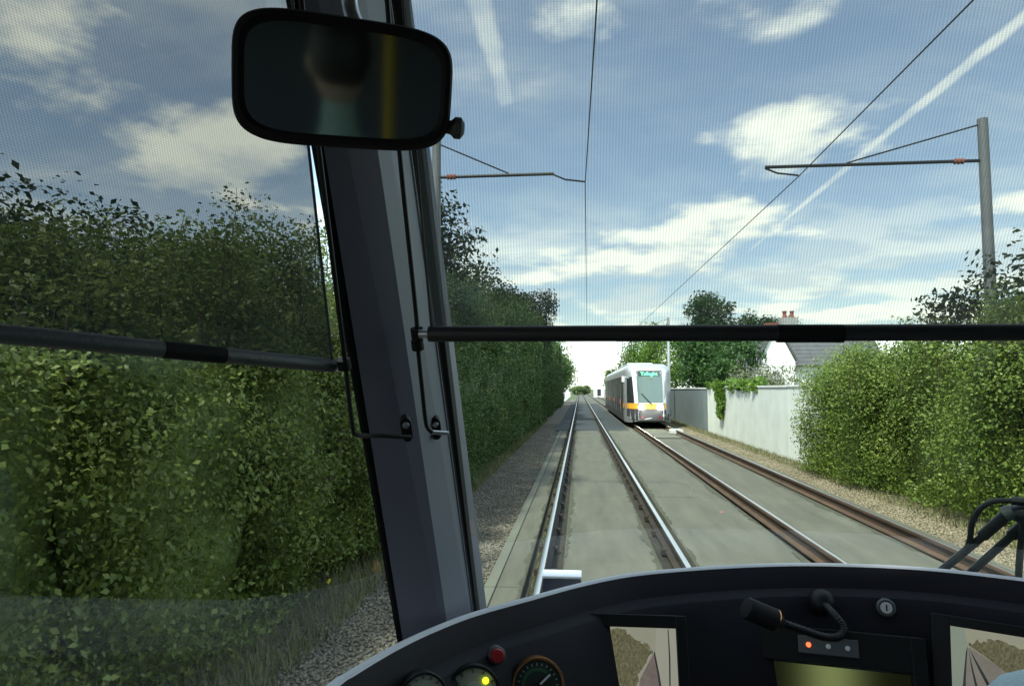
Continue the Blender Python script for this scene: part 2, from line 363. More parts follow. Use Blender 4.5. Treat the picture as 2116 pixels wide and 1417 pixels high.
def foliage(name, parent, cl, per, spread, ln, wd, m, droop=0., zmin=.03, xmax=None, extra=None, flat=False):
    p = np.repeat(cl, per, 0) + np.clip(RNG.normal(size=(len(cl) * per, 3)), -1.6, 1.45) * np.array(spread)
    if extra is not None: p = np.concatenate([p, np.repeat(extra, 5, 0) + RNG.normal(size=(len(extra) * 5, 3)) * .04])
    p[:, 2] = np.maximum(p[:, 2], zmin + RNG.uniform(0, .15, len(p)))
    if xmax is not None:
        over = p[:, 0] > xmax; p[over, 0] = xmax - np.abs(RNG.normal(size=over.sum())) * .15
    mid = np.array([(cl[:, 0].min() + cl[:, 0].max()) / 2, 0, cl[:, 2].min() * .6 + cl[:, 2].max() * .4]); o_ = p - mid; o_[:, 1] = 0 if flat else p[:, 1] - cl[:, 1].mean()
    o_ /= np.maximum(np.linalg.norm(o_, axis=1, keepdims=True), 1e-6); o_ = o_ * .7 + np.array([0, 0, .18])
    v, q = leaf_quads(p, ln, wd, droop, o_); return fast_mesh(name, v, q, m, parent)
def limb(g, a, b, r0, r1, k=5):
    a, b = Vector(a), Vector(b); pts = []; ln = (b - a).length
    for i in range(k + 1):
        t = i / k; w = ln * .05 * sin(pi * t)
        pts.append(a.lerp(b, t) + Vector((random.uniform(-w, w), random.uniform(-w, w), random.uniform(-w, w) * .4)))
    g.tube(pts, [r0 + (r1 - r0) * i / k for i in range(k + 1)], 7)
def tree(name, label, loc, h, crowns, per, ln, wd, m, group=None, droop=0, tr=.14, spread=.3, ncl=120, cat='tree'):
    """crowns: list of (centre, radii); a tapered trunk with limbs reaches into them"""
    root = empty(name, loc, label, cat, group); x, y, z = loc
    g = G(); zc = min(c[2] - r[2] * .5 for c, r in crowns); limb(g, (x, y, z - .05), (x, y, max(z + .6, zc)), tr, tr * .75, 6)
    allc = []
    for c, r in crowns:
        cl = clumps_ellipsoid(c, r, max(12, int(ncl * (r[0] * r[1] * r[2]) ** .5 / 4))); allc.append(cl)
        limb(g, (x, y, max(z + .6, zc)), c, tr * .6, tr * .25)
        for k in RNG.choice(len(cl), min(9, len(cl)), replace=False): limb(g, Vector(c).lerp(Vector((x, y, zc)), .3), cl[k], tr * .22, tr * .05, 4)
    g.build('trunk', 'bark', root, True)
    foliage('crown', root, np.concatenate(allc), per, (spread, spread, spread * (1.6 if droop else .8)), ln, wd, m, droop)
    return root
def hedge_bush(loc, size, n_cl, per, ln, wd, m, label, group, name='hedge_bush', lean=0, xmax=None, spread=.16):
    """box-shaped leafy shrub with its own stems; size = full x, y, z extents"""
    x, y, z = loc; sx, sy, sz = size; root = empty(name, loc, label, 'hedge' if 'hedge' in name else 'bush', group)
    d = RNG.uniform(-1, 1, (n_cl, 3)); k = RNG.integers(0, 3, n_cl); out = RNG.random(n_cl) < .7
    for i in range(n_cl):
        if out[i]: d[i, k[i]] = np.sign(d[i, k[i]]) * RNG.uniform(.7, 1)
    nrm = (np.abs(d) ** 4).sum(1, keepdims=True) ** .25; d /= np.maximum(nrm, 1)
    up_ = RNG.random(n_cl) < .16; d[up_, 2] = RNG.uniform(.72, 1, up_.sum())
    top = 1 + .13 * np.sin(d[:, 1] * 3 + x * 3 + y) + RNG.normal(size=n_cl) * .05
    bul = 1 + .10 * np.sin(d[:, 1] * 5 + d[:, 2] * 4 + y)
    cl = np.stack([x + d[:, 0] * sx / 2 * bul + lean * (d[:, 2] + 1), y + d[:, 1] * sy / 2, z + (d[:, 2] + 1) / 2 * sz * top], 1)
    g = G()
    for i in range(4): limb(g, (x + random.uniform(-.2, .2) * sx, y + random.uniform(-.35, .35) * sy, z - .03), cl[random.randrange(n_cl)], .04, .012)
    for c_ in cl[cl[:, 2] > z + sz * .84]:
        if y < 20: limb(g, c_ - np.array([random.uniform(-.1, .1), random.uniform(-.1, .1), .35]), c_ + np.array([random.uniform(-.08, .08), random.uniform(-.08, .08), random.uniform(.1, .24)]), .007, .002, 3)
    # sparse shoots above the clipped top
    sh = []
    for i in range(10 if y > 2 else 0):
        px, py = x + random.uniform(-.4, .4) * sx, y + random.uniform(-.5, .5) * sy
        if y < 20: limb(g, (px, py, z + sz * .8), (px, py, z + sz * 1.03), .006, .002, 3)
        for t in np.linspace(.92, 1.0 + random.uniform(.02, .09), 10): sh.append((px + random.uniform(-.03, .03), py + random.uniform(-.03, .03), z + sz * t * .97))
    g.build('stems', 'bark', root, True)
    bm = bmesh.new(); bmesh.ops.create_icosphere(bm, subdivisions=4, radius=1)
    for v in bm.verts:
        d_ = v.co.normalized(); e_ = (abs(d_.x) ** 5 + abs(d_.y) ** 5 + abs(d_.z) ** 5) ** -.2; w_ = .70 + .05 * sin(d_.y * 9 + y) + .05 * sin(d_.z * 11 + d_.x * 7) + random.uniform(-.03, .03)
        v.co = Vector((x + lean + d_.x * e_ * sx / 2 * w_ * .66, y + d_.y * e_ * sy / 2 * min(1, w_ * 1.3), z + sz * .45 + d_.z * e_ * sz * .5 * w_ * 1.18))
    me_ = bpy.data.meshes.new('inner_growth'); bm.to_mesh(me_); bm.free(); link('inner_growth', me_, 'inner_' + m, root)  # unseen solid core added inside the leaves to block light pinholes
    foliage('foliage', root, cl, per, spread, ln, wd, m, xmax=xmax, extra=np.array(sh) if sh else None, flat=True)
    return root

# ================================================================== THE PLACE OUTSIDE
def sheet(name, x0, x1, y0, y1, z, m, parent=None, kind='structure', n=1):
    o = mesh(name, [(x0, y0, z), (x1, y0, z), (x1, y1, z), (x0, y1, z)], [(0, 1, 2, 3)], m, parent)
    if parent is None: tag(o, kind=kind)
    return o
sheet('ground', -900, 900, -200, 2500, -.16, 'grassland')
sheet('track_bed', -1.05, 4.85, -6, 260, -.075, 'mossy_bed')
RAILS = (-.40, 1.105, 2.783, 4.288)
def slab(x0, x1, m='slab'):
    root = empty('track_slab', ((x0 + x1) / 2, 0, 0), kind='structure'); y = -5.0
    base = None
    while y < 255:
        ln = 6.0 if y < 60 else 30.0
        if y < 60 or base is None: base = None
        o = G().box((x0, y + .014, -.2), (x1, y + ln - .014, random.uniform(-.003, .003))).build('slab_panel', m, root, bevel=.012); y += ln
for x0, x1, m in ((-.98, -.86, 'slab_edge'), (-.852, -.575, 'slab'), (-.20, .91, 'slab'), (1.30, 2.635, 'slab'), (2.935, 4.14, 'slab'), (4.44, 4.78, 'slab')): slab(x0, x1, m)
for x0, x1 in ((-1.15, -.555), (-.215, .925), (1.285, 2.35)):
    o = G().box((x0, 33, -.15), (x1, 92, .012)).build('asphalt_strip', 'asphalt'); tag(o, kind='structure')
RP = [(-.07, -.02), (.07, -.02), (.07, -.005), (.012, .02), (.012, .105), (.036, .118), (.036, .152), (.030, .160), (-.030, .160), (-.036, .152), (-.036, .118), (-.012, .105), (-.012, .02), (-.07, -.005)]
for i, x in enumerate(RAILS):
    root = empty('rail', (x, 0, 0), ('polished steel rail nearest the tall hedge', 'polished steel rail of the near track, beside the wide middle slab', 'rusty sided rail under the oncoming tram, next to the middle slab', 'rusty sided rail beside the pale gravel and white wall')[i], 'rail', 'tram rails')
    ys = [-6, 5, 10, 20, 40, 80, 140, 260]
    g = G(); rows = [[(x + a, yy, b) for a, b in RP] for yy in ys]; g.loft(rows, True); g.build('rail_web', 'rail_side_dark' if i < 2 else 'rail_side', root)
    g = G(); w = .029 if i < 2 else .024; g.loft([[(x + a, yy, b) for a, b in ((-w - .002, .150), (-w, .1585), (-w + .006, .1622), (w - .006, .1622), (w, .1585), (w + .002, .150))] for yy in ys]); g.build('running_surface', 'rail_head', root, True)
    if i < 2:
        for k in range(34):
            y = 6.5 + k * 1.1
            for s in (-1, 1): G().box((x + s * .085 - .03, y, -.05), (x + s * .085 + .03, y + .1, .015)).build('clip', 'rail_side_dark', root)
sheet('gravel_verge', -6, -.985, -6, 130, -.055, 'ballast'); sheet('gravel_verge', 4.785, 6.3, -6, 130, -.045, 'ballast_pale')

mg = G()
for e_, s_, w0 in ((-.575, -1, .05), (-.20, 1, .06), (.91, -1, .07), (1.30, 1, .05), (2.635, -1, .09), (2.935, 1, .05), (4.14, -1, .09), (4.44, 1, .04)):
    yy = 4.0; prev = None; ph_ = random.uniform(0, 9)
    while yy < 75:
        w = max(0, w0 * (.55 + .5 * sin(yy * .7 + ph_) + .35 * sin(yy * 2.3 + ph_ * 2)) + random.uniform(-.03, .04)); cur = (yy, w)
        if prev and (prev[1] > .004 or w > .004): mg.add([(e_ + s_ * .008, prev[0], .006), (e_ + s_ * (.009 + prev[1]), prev[0], .006), (e_ + s_ * (.009 + w), yy, .006), (e_ + s_ * .008, yy, .006)], [(0, 1, 2, 3)])
        prev = cur; yy += .12 if yy < 30 else .4
tag(mg.build('moss', 'moss'), 'dark moss creeping from the rails over the slab edges', 'moss', kind='stuff')
def stones(name, n, x0, x1, y0, y1, z, s0, s1, m, label, power=1.0):
    c = np.stack([RNG.uniform(x0, x1, n), y0 + (y1 - y0) * RNG.random(n) ** power, np.full(n, z)], 1)
    o6 = np.array([(1, 0, 0), (-1, 0, 0), (0, 1, 0), (0, -1, 0), (0, 0, 1), (0, 0, -1)], float)
    r = RNG.uniform(.55, 1.3, (n, 6, 1)); s = RNG.uniform(s0, s1, (n, 1, 1)); th = RNG.uniform(0, pi, n)
    v = o6[None] * r * s * np.array([1, .8, .6]) + RNG.normal(size=(n, 6, 3)) * s * .18
    R = np.zeros((n, 3, 3)); R[:, 0, 0] = np.cos(th); R[:, 0, 1] = -np.sin(th); R[:, 1, 0] = np.sin(th); R[:, 1, 1] = np.cos(th); R[:, 2, 2] = 1
    v = np.einsum('nij,nkj->nki', R, v) + c[:, None]
    f = np.array([(0, 2, 4), (2, 1, 4), (1, 3, 4), (3, 0, 4), (2, 0, 5), (1, 2, 5), (3, 1, 5), (0, 3, 5)])
    q = (f[None] + (np.arange(n) * 6)[:, None, None]).reshape(-1, 3)
    return tag(fast_mesh(name, v.reshape(-1, 3), q, m), label, 'gravel', kind='stuff')
leaf_mat('stone_grey', (.09, .08, .06), (.18, .165, .125), (.27, .245, .195), 0); leaf_mat('stone_pale', (.13, .11, .07), (.24, .205, .135), (.33, .29, .21), 0)
stones('gravel', 70000, -2.9, -1.0, 1.5, 40, -.045, .010, .030, 'stone_grey', 'brown grey gravel strip between the track and the hedge', 2.2)
stones('gravel', 36000, 4.8, 6.0, 6, 48, -.035, .012, .032, 'stone_pale', 'pale tan gravel strip before the white wall', 1.6)
def tufts(name, n, x0, x1, y0, y1, label, h=.13, pw=1.5):
    c = np.stack([RNG.uniform(x0, x1, n), y0 + (y1 - y0) * RNG.random(n) ** pw, np.full(n, -.045)], 1)
    a = RNG.uniform(0, 2 * pi, n); hh = RNG.uniform(.3, 1, n)[:, None] * h; d = np.stack([np.cos(a), np.sin(a), np.zeros(n)], 1); up = np.array([0, 0, 1.])
    tip = c + up * hh + d * hh * .5; s = np.cross(d, up) * .006
    v = np.stack([c - s, c + s, tip], 1).reshape(-1, 3); return tag(fast_mesh(name, v, np.arange(3 * n).reshape(-1, 3), 'grass_blade'), label, 'grass', kind='stuff')
tufts('grass', 22000, -3.0, -2.05, 1.5, 45, 'ragged grass along the foot of the tall hedge', .22)
tufts('grass', 9000, 5.4, 6.0, 8, 46, 'dry grass along the foot of the white wall', .16)
tufts('grass', 2600, -.52, -.47, 5, 40, 'thin weeds in the joint beside the rail', .05); 

# ---- hedge on the near side
ys = [(1.35, 1.9, 2.35), (3.1, 1.9, 2.65), (4.95, 2.0, 2.9), (6.95, 2.1, 3.2), (9.0, 2.2, 3.2), (11.4, 2.7, 3.7), (14.3, 3.2, 4.0), (17.8, 3.9, 4.1), (22, 4.6, 4.6), (27, 5.4, 5.0), (33, 6.8, 5.4), (40.5, 8.2, 5.6), (50, 11, 5.8), (62, 13, 5.6), (76, 15, 5.6)]
HL = ['tall leafy hedge bush closest to the driver, filling the side window edge', 'second hedge bush along the side window, round leafy face', 'third hedge bush in the side window, below the blind bar', 'fourth hedge bush in the side window, tall with ragged top', 'hedge bush just past the dark window pillar, low in the gap',
      'hedge bush at the foot of the nearest catenary mast', 'hedge bush under the nearest dark tree', 'hedge bush right of the nearest dark tree, leaning over gravel', 'hedge bush between the two dark trees', 'dense hedge bush below the second dark tree', 'mid distance hedge bush, start of the narrow green wall', 'hedge bush of the narrow green wall beside dark asphalt', 'long hedge bush halfway along the dark asphalt strip', 'far hedge bush near the end of the dark asphalt', 'farthest hedge bush before the white picket fence']
for i, (y, l, h) in enumerate(ys):
    near = max(1, y / 9); ln = .046 * near ** .58; n = int((330 if y < 12 else 240) * (l * h / 6.5) ** .5)
    hedge_bush((-3.05 - (.12 if i % 2 else 0) - max(0, .5 - .06 * y), y, -.05), (1.6, l * 1.12, h), n, 210 if y < 12 else 120, ln, ln * .6, 'leaf_hedge' if i < 5 else 'leaf_hedge_deep', HL[i], 'bushes of the tall trackside hedge', xmax=-1.8 if y > 8 else -2.05, spread=(.17 * near ** .3, .2 * near ** .3, .10 * near ** .3))
for i, (y, l, h, lab) in enumerate(((1.0, 3.6, 2.5, 'dark shrub behind the hedge at the very edge of the side window'), (4.6, 3.8, 3.0, 'dark shrub behind the hedge in the middle of the side window'), (8.4, 4.2, 3.7, 'dark shrub behind the hedge close to the side window blind end'))):
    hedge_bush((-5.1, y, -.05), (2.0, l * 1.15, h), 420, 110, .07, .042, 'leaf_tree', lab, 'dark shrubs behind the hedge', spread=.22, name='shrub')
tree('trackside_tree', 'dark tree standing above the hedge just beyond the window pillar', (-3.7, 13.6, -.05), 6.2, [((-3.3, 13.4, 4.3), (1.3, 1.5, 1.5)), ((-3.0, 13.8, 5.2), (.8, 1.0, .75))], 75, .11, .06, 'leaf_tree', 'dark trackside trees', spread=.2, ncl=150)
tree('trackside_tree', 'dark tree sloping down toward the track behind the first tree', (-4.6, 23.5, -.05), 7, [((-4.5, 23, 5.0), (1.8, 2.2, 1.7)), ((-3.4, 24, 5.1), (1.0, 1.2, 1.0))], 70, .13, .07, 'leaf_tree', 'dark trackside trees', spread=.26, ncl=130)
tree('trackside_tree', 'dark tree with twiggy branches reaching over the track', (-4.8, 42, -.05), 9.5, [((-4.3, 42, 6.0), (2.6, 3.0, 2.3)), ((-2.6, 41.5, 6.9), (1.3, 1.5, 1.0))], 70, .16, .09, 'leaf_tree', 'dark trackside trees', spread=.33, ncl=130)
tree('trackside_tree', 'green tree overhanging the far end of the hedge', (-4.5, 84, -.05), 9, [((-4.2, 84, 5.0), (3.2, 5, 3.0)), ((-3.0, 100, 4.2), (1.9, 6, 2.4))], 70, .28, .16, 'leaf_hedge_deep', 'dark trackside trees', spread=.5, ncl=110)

# ---- overhead line
def tube_obj(name, pts, r, m, parent=None, n=8): return G().tube(pts, r, n).build(name, m, parent, True)
WZ = CZ + 3.62
def mast(x, y, side, tip, label):
    root = empty('catenary_mast', (x, y, -.05), label, 'mast', 'masts of the overhead line')
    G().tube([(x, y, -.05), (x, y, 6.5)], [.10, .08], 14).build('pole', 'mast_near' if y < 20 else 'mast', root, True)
    G().box((x - .17, y - .17, -.06), (x + .17, y + .17, -.02)).build('base_plate', 'mast', root)
    zt = CZ + 3.80; e = tip + side * .55
    tube_obj('arm', [(x, y, zt), (e, y, zt)], .03, 'dark_steel', root)
    tube_obj('stay', [(x, y, 6.42), (x + (e - x) * .62, y, zt + .03)], .014, 'dark_steel', root, 6)
    tube_obj('registration_arm', [(tip + side * .55, y, zt - .02), (tip + side * .35, y, zt - .11), (tip, y, WZ + .02)], .016, 'dark_steel', root, 6)
    G().lathe((Vector((x + (e - x) * .09, y, zt)), Vector((0, 1, 0)), Vector((0, 0, 1)), Vector((1 if e > x else -1, 0, 0))), [(.03, 0), (.055, .02), (.035, .05), (.055, .08), (.035, .11), (.055, .14), (.03, .17)], 12).build('insulator', 'brick_red', root, True)
MY = [11.9, 44, 76, 108, 142, 176]
MR = ['pale steel mast above the big bush, nearest on the wall side', 'pale steel mast standing beside the oncoming tram nose', 'pale steel mast rising behind the oncoming tram roof', 'thin mast behind the tram, third in its line', 'thin distant mast left of the oncoming tram tail', 'farthest thin mast on the wall side']
ML = ['pale mast hidden in the hedge beside the nearest dark tree', 'thin mast poking out of the hedge under the blind bar', 'distant mast at the end of the hedge']
wl, wr = [], []
for i, y in enumerate(MY):
    t1 = .12 if i % 2 == 0 else .48; t2 = 3.75 if i % 2 == 0 else 3.35
    wl.append((t1, y)); wr.append((t2, y)); mast(5.62 if i else 6.75, y, -1, t2, MR[i])
    if i < 3: mast(-2.55, y, -1, t1, ML[i])
for pts, lab in ((wl, 'thin contact wire over the near track'), (wr, 'thin contact wire over the oncoming tram')):
    p0 = [(pts[1][0], -20, WZ)] + [(a, b, WZ) for a, b in pts] + [(pts[-2][0], 260, WZ - .4)]
    o = tube_obj('contact_wire', p0, .0085, 'wire'); tag(o, lab, 'wire', 'contact wires')

# ---- wall, house and planting on the far side
WX = 6.02
wr_ = empty('boundary_wall', (WX, 30, -.05), 'rendered boundary wall in white and grey panels behind the gravel', 'wall')
for i, (y0, y1, m, h) in enumerate(((15.5, 20.6, 'wall_white_b', 2.10), (20.6, 27, 'wall_white', 2.09), (27, 33.2, 'wall_white', 2.10), (33.2, 40.5, 'wall_grey', 2.04), (40.5, 47.5, 'wall_grey', 2.03), (47.5, 60, 'wall_grey', 2.05), (60, 84, 'wall_grey', 2.02))):
    G().box((WX, y0 + .006, -.1), (WX + .22, y1 - .006, h - .07)).build('panel', m, wr_, bevel=.01)
    G().box((WX - .03, y0 + .004, h - .068), (WX + .25, y1 - .004, h)).build('coping_stone', 'coping', wr_, bevel=.012)
# ivy
iv = empty('ivy', (WX - .05, 31, 1.9), 'bright green ivy trailing down over the white wall', 'ivy')
cl = np.concatenate([np.stack([WX - RNG.uniform(.02, .16, 60), RNG.normal(29.8, .35 , 60) , 2.1 - RNG.random(60) ** 1.0 * 1.25], 1), np.stack([WX + RNG.uniform(-.12, .3, 130), RNG.uniform(24, 33, 130), 2.1 + RNG.normal(size=130) * .09], 1)])
w_ = (2.1 - cl[:60, 2]) / 1.25; cl[:60, 1] = 29.8 + (cl[:60, 1] - 29.8) * (1.5 - 1.2 * w_)
foliage('foliage', iv, cl, 60, (.05, .13, .09), .10, .07, 'leaf_willow')
bd = empty('buddleia', (7.0, 29, -.05), 'wispy buddleia shrub with mauve flower heads above the wall', 'bush')
g = G(); tips = []
for i in range(46):
    b = (7.2 + random.uniform(-.4, .6), random.uniform(25.5, 31.5), random.uniform(-.05, .2)); t = (b[0] + random.uniform(-.9, .6), b[1] + random.uniform(-.9, .9), random.uniform(2.25, 3.15) - .12 * abs(b[1] - 28.5)); limb(g, b, t, .025, .006, 4); tips.append(t)
g.build('stems', 'bark', bd, True); tp = np.array(tips); foliage('foliage', bd, np.concatenate([tp + [0, 0, -.2], tp + [0, 0, -.5], tp + [0.1, 0, -.75]]), 26, (.16, .18, .16), .16, .05, 'leaf_buddleia'); foliage('flower_heads', bd, tp + [0, 0, .05], 14, (.04, .04, .12), .06, .035, 'bloom')
tree('willow', 'light green weeping tree rising behind the tram roof', (9.0, 66, -.1), 9, [((8.3, 66, 4.6), (3.0, 3.2, 3.1)), ((6.2, 70, 4.3), (1.8, 2.2, 2.6))], 90, .30, .11, 'leaf_willow', None, droop=1.0, spread=.38, ncl=110)
tree('garden_tree', 'tall dark green tree behind the grey wall panels', (9.4, 49, -.1), 10, [((9.6, 49, 4.2), (2.7, 3, 2.9)), ((9.0, 49, 7.0), (1.5, 2, 1.9)), ((8.6, 47, 3.9), (1.6, 1.6, 2.1))], 85, .22, .12, 'leaf_dark', 'garden trees behind the wall', spread=.34, ncl=130)
tree('garden_tree', 'shorter dark tree between the tall tree and the white gable', (13.0, 50, -.1), 8, [((12.9, 50, 4.4), (2.2, 2.4, 2.5)), ((12.1, 50, 6.0), (.7, .8, 1.35)), ((13.4, 50, 5.8), (.7, .8, 1.2))], 80, .21, .11, 'leaf_dark', 'garden trees behind the wall', spread=.3, ncl=130)
tree('garden_tree', 'leafy dark tree hiding one side of the white gable', (8.3, 35.6, -.1), 5, [((8.1, 35.6, 3.4), (1.2, 1.4, 1.2)), ((7.4, 35.6, 3.1), (.9, 1.2, .9))], 80, .15, .08, 'leaf_dark', 'garden trees behind the wall', spread=.22, ncl=150)
tree('garden_tree', 'small round tree beside the red chimney', (17.5, 58, -.1), 7, [((16.7, 58, 5.8), (1.6, 1.6, 2.1))], 60, .22, .12, 'leaf_dark', 'garden trees behind the wall', spread=.32, ncl=110)
for i, (y, x, s, lab) in enumerate(((15.9, 6.35, (1.9, 3.6, 2.45), 'big leafy bush spilling over the end of the white wall'), (12.7, 6.85, (2.3, 4.0, 2.75), 'big bright bush behind the windscreen wiper, above the gravel'), (9.3, 7.2, (2.4, 4.2, 2.9), 'big bush at the edge of the windscreen, closest on the wall side'))):
    hedge_bush((x, y, -.05), s, 460, 190, .055, .032, 'leaf_bush', lab, 'big bushes by the white wall', 'garden_bush', spread=.2)
hedge_bush((8.6, 19.5, -.05), (2.6, 4.5, 2.7), 260, 80, .10, .05, 'leaf_bush', 'pale bush behind the white wall, right of the gable', 'big bushes by the white wall', 'garden_bush', spread=.22)
tree('garden_tree', 'dark spreading tree over the big bushes, seen through the blind', (8.6, 11.6, -.05), 5, [((8.0, 11.4, 3.6), (1.5, 1.8, 1.0)), ((6.9, 12.6, 3.1), (.9, 1.2, .7))], 75, .11, .06, 'leaf_tree', 'garden trees behind the wall', spread=.2, ncl=130)

def house():
    y = 38.0; root = empty('gabled_house', (11.8, y, -.1), 'white rendered house with a steep gable and slate roof behind the wall', 'house')
    a = ony(1590, 803, y).x; b = ony(1645, 803, y).x; c = (a + b) / 2 - .25; a = 2 * c - b; ze, zp = 3.45, 5.35
    G().prism((Vector((0, y, 0)), Vector((1, 0, 0)), Vector((0, 0, 1)), Vector((0, 1, 0))), [(a, -.1), (b, -.1), (b, ze), (c, zp), (a, ze)], 0, 6).build('gable_wall', 'render_house', root)
    for s, e in ((-1, a), (1, b)):
        d = Vector((e - c, 0, ze - zp)).normalized(); n = Vector((-d.z * s, 0, d.x * s)) if s < 0 else Vector((-d.z, 0, d.x)); n = n if n.z > 0 else -n
        p0 = Vector((c, y - .12, zp)) + n * .03; p1 = Vector((e, y - .12, ze)) + d * .18 + n * .03; o = Vector((0, 6.1, 0))
        g = G(); g.add([p0, p1, p1 + o, p0 + o, p0 + n * .1, p1 + n * .1, p1 + o + n * .1, p0 + o + n * .1], [(3, 2, 1, 0), (4, 5, 6, 7), (0, 1, 5, 4), (1, 2, 6, 5), (2, 3, 7, 6), (3, 0, 4, 7)]); g.build('verge_roof', 'slates', root)
    x1 = b + 5.0
    G().box((b + .02, y + 1.2, -.1), (x1, y + 6, 3.3)).build('side_wall', 'render_house', root)
    r0, r1, zr0, zr1 = y + .8, y + 3.4, 3.25, 5.3
    # slate courses on the main roof
    rf = empty('main_roof', (b, y, 3), None)
    rf.parent = root; rf.matrix_parent_inverse = Matrix.Translation(-WLOC[root.name])
    nrow = 9
    G().add([(b + .06, r0 + .01, zr0 - .03), (x1 + .19, r0 + .01, zr0 - .03), (x1 + .19, r1, zr1 - .03), (b + .06, r1, zr1 - .03)], [(0, 1, 2, 3)]).build('roof_deck', 'slates', rf)
    for k in range(nrow):
        t0, t1 = k / nrow, (k + 1.15) / nrow
        G().add([(b + .05, r0 + (r1 - r0) * t0, zr0 + (zr1 - zr0) * t0 + .02), (x1 + .2, r0 + (r1 - r0) * t0, zr0 + (zr1 - zr0) * t0 + .02), (x1 + .2, r0 + (r1 - r0) * t1, zr0 + (zr1 - zr0) * t1), (b + .05, r0 + (r1 - r0) * t1, zr0 + (zr1 - zr0) * t1)], [(0, 1, 2, 3)]).build('slate_course', 'slates', rf)
    cx = ony(1628, 660, y + 3.4).x
    ch = G().box((cx - .45, y + 3.0, 4.6), (cx + .45, y + 3.7, CZ + 4.15)).build('chimney', 'coping', root)
    for s in (-.2, .22): G().lathe((Vector((cx + s, y + 3.35, CZ + 4.15)), Vector((1, 0, 0)), Vector((0, 1, 0)), Vector((0, 0, 1))), [(.13, 0), (.15, .05), (.11, .1), (.11, .32), (.14, .36), (.14, .4)], 12).build('chimney_pot', 'brick_red', ch, True)
    G().box((cx - 1.35, y + 3.1, 4.3), (cx - .6, y + 3.6, CZ + 3.85)).build('brick_stack', 'brick_red', root)
house()

# ---- far end of the line
fn = empty('picket_fence', (-2.5, 110, -.05), 'white picket fence beyond the far end of the hedge', 'fence')
for k in range(44): y = 86 + k * 1.5; G().box((-2.55, y, -.1), (-2.45, y + .35, 1.75 + .2 * (k % 5 == 0))).build('picket', 'white_paint', fn)
for k, z in enumerate((.5, 1.4)): G().box((-2.44, 86, z), (-2.40, 152, z + .1)).build('fence_rail', 'white_paint', fn)
fr = empty('barrier_wall', (5.9, 120, -.05), 'pale distant wall between the tram tail and the white sheds', 'wall')
for k in range(7): G().box((5.9, 84 + k * 12 + .05, -.1), (6.1, 96 + k * 12 - .05, 1.7)).build('panel', 'wall_white', fr)
for i, (x, y, w, h, lab) in enumerate(((4.6, 165, 2.4, 3.6, 'small white building at the far end of the track'), (-3.4, 170, 2.0, 2.8, 'white hut at the far end beside the picket fence'), (7.5, 112, 2.2, 3.4, 'white gabled shed left of the tram tail'))):
    root = empty('white_building', (x, y, -.1), lab, 'building', 'white buildings at the far end')
    G().prism((Vector((x, y, 0)), Vector((1, 0, 0)), Vector((0, 0, 1)), Vector((0, 1, 0))), [(-w / 2, -.1), (w / 2, -.1), (w / 2, h * .75), (0, h), (-w / 2, h * .75)], 0, 6).build('wall', 'render_house', root)
    G().box((x - .45, y - .03, .3), (x + .45, y + .02, 1.9)).build('door', 'pane_dark', root)
for i, (x, y, h, r, lab) in enumerate(((-.8, 215, 2.9, 1.7, 'small far tree at the vanishing point of the rails, first'), (1.6, 225, 3.2, 2.0, 'far tree right of the vanishing point, pale green'), (6.5, 128, 5.6, 1.9, 'pale green tree behind the tram tail'), (9.2, 120, 6.2, 2.4, 'tall pale green tree farther right behind the tram tail'))):
    tree('far_tree', lab, (x, y, -.1), h, [((x, y, h * .55), (r, r, h * .45))], 60, .42, .24, 'leaf_far', 'trees at the far end of the line', spread=.35, ncl=90)
bx = empty('points_box', (4.75, 25, -.05), 'low pale concrete box beside the rail ahead of the tram', 'box')
pb = onz(1397, 890, .1); G().box((pb.x - .28, pb.y - .35, -.05), (pb.x + .28, pb.y + .35, .16)).build('housing', 'coping', bx, bevel=.03); G().box((pb.x - .2, pb.y - .26, .161), (pb.x + .2, pb.y + .26, .19)).build('lid', 'mast', bx, bevel=.01)
o = G().box((3.05, 28.0, .004), (4.05, 29.6, .05)).build('concrete_cover', 'slab_edge', bevel=.01); tag(o, 'flat pale concrete cover between the rails ahead of the tram', 'cover')

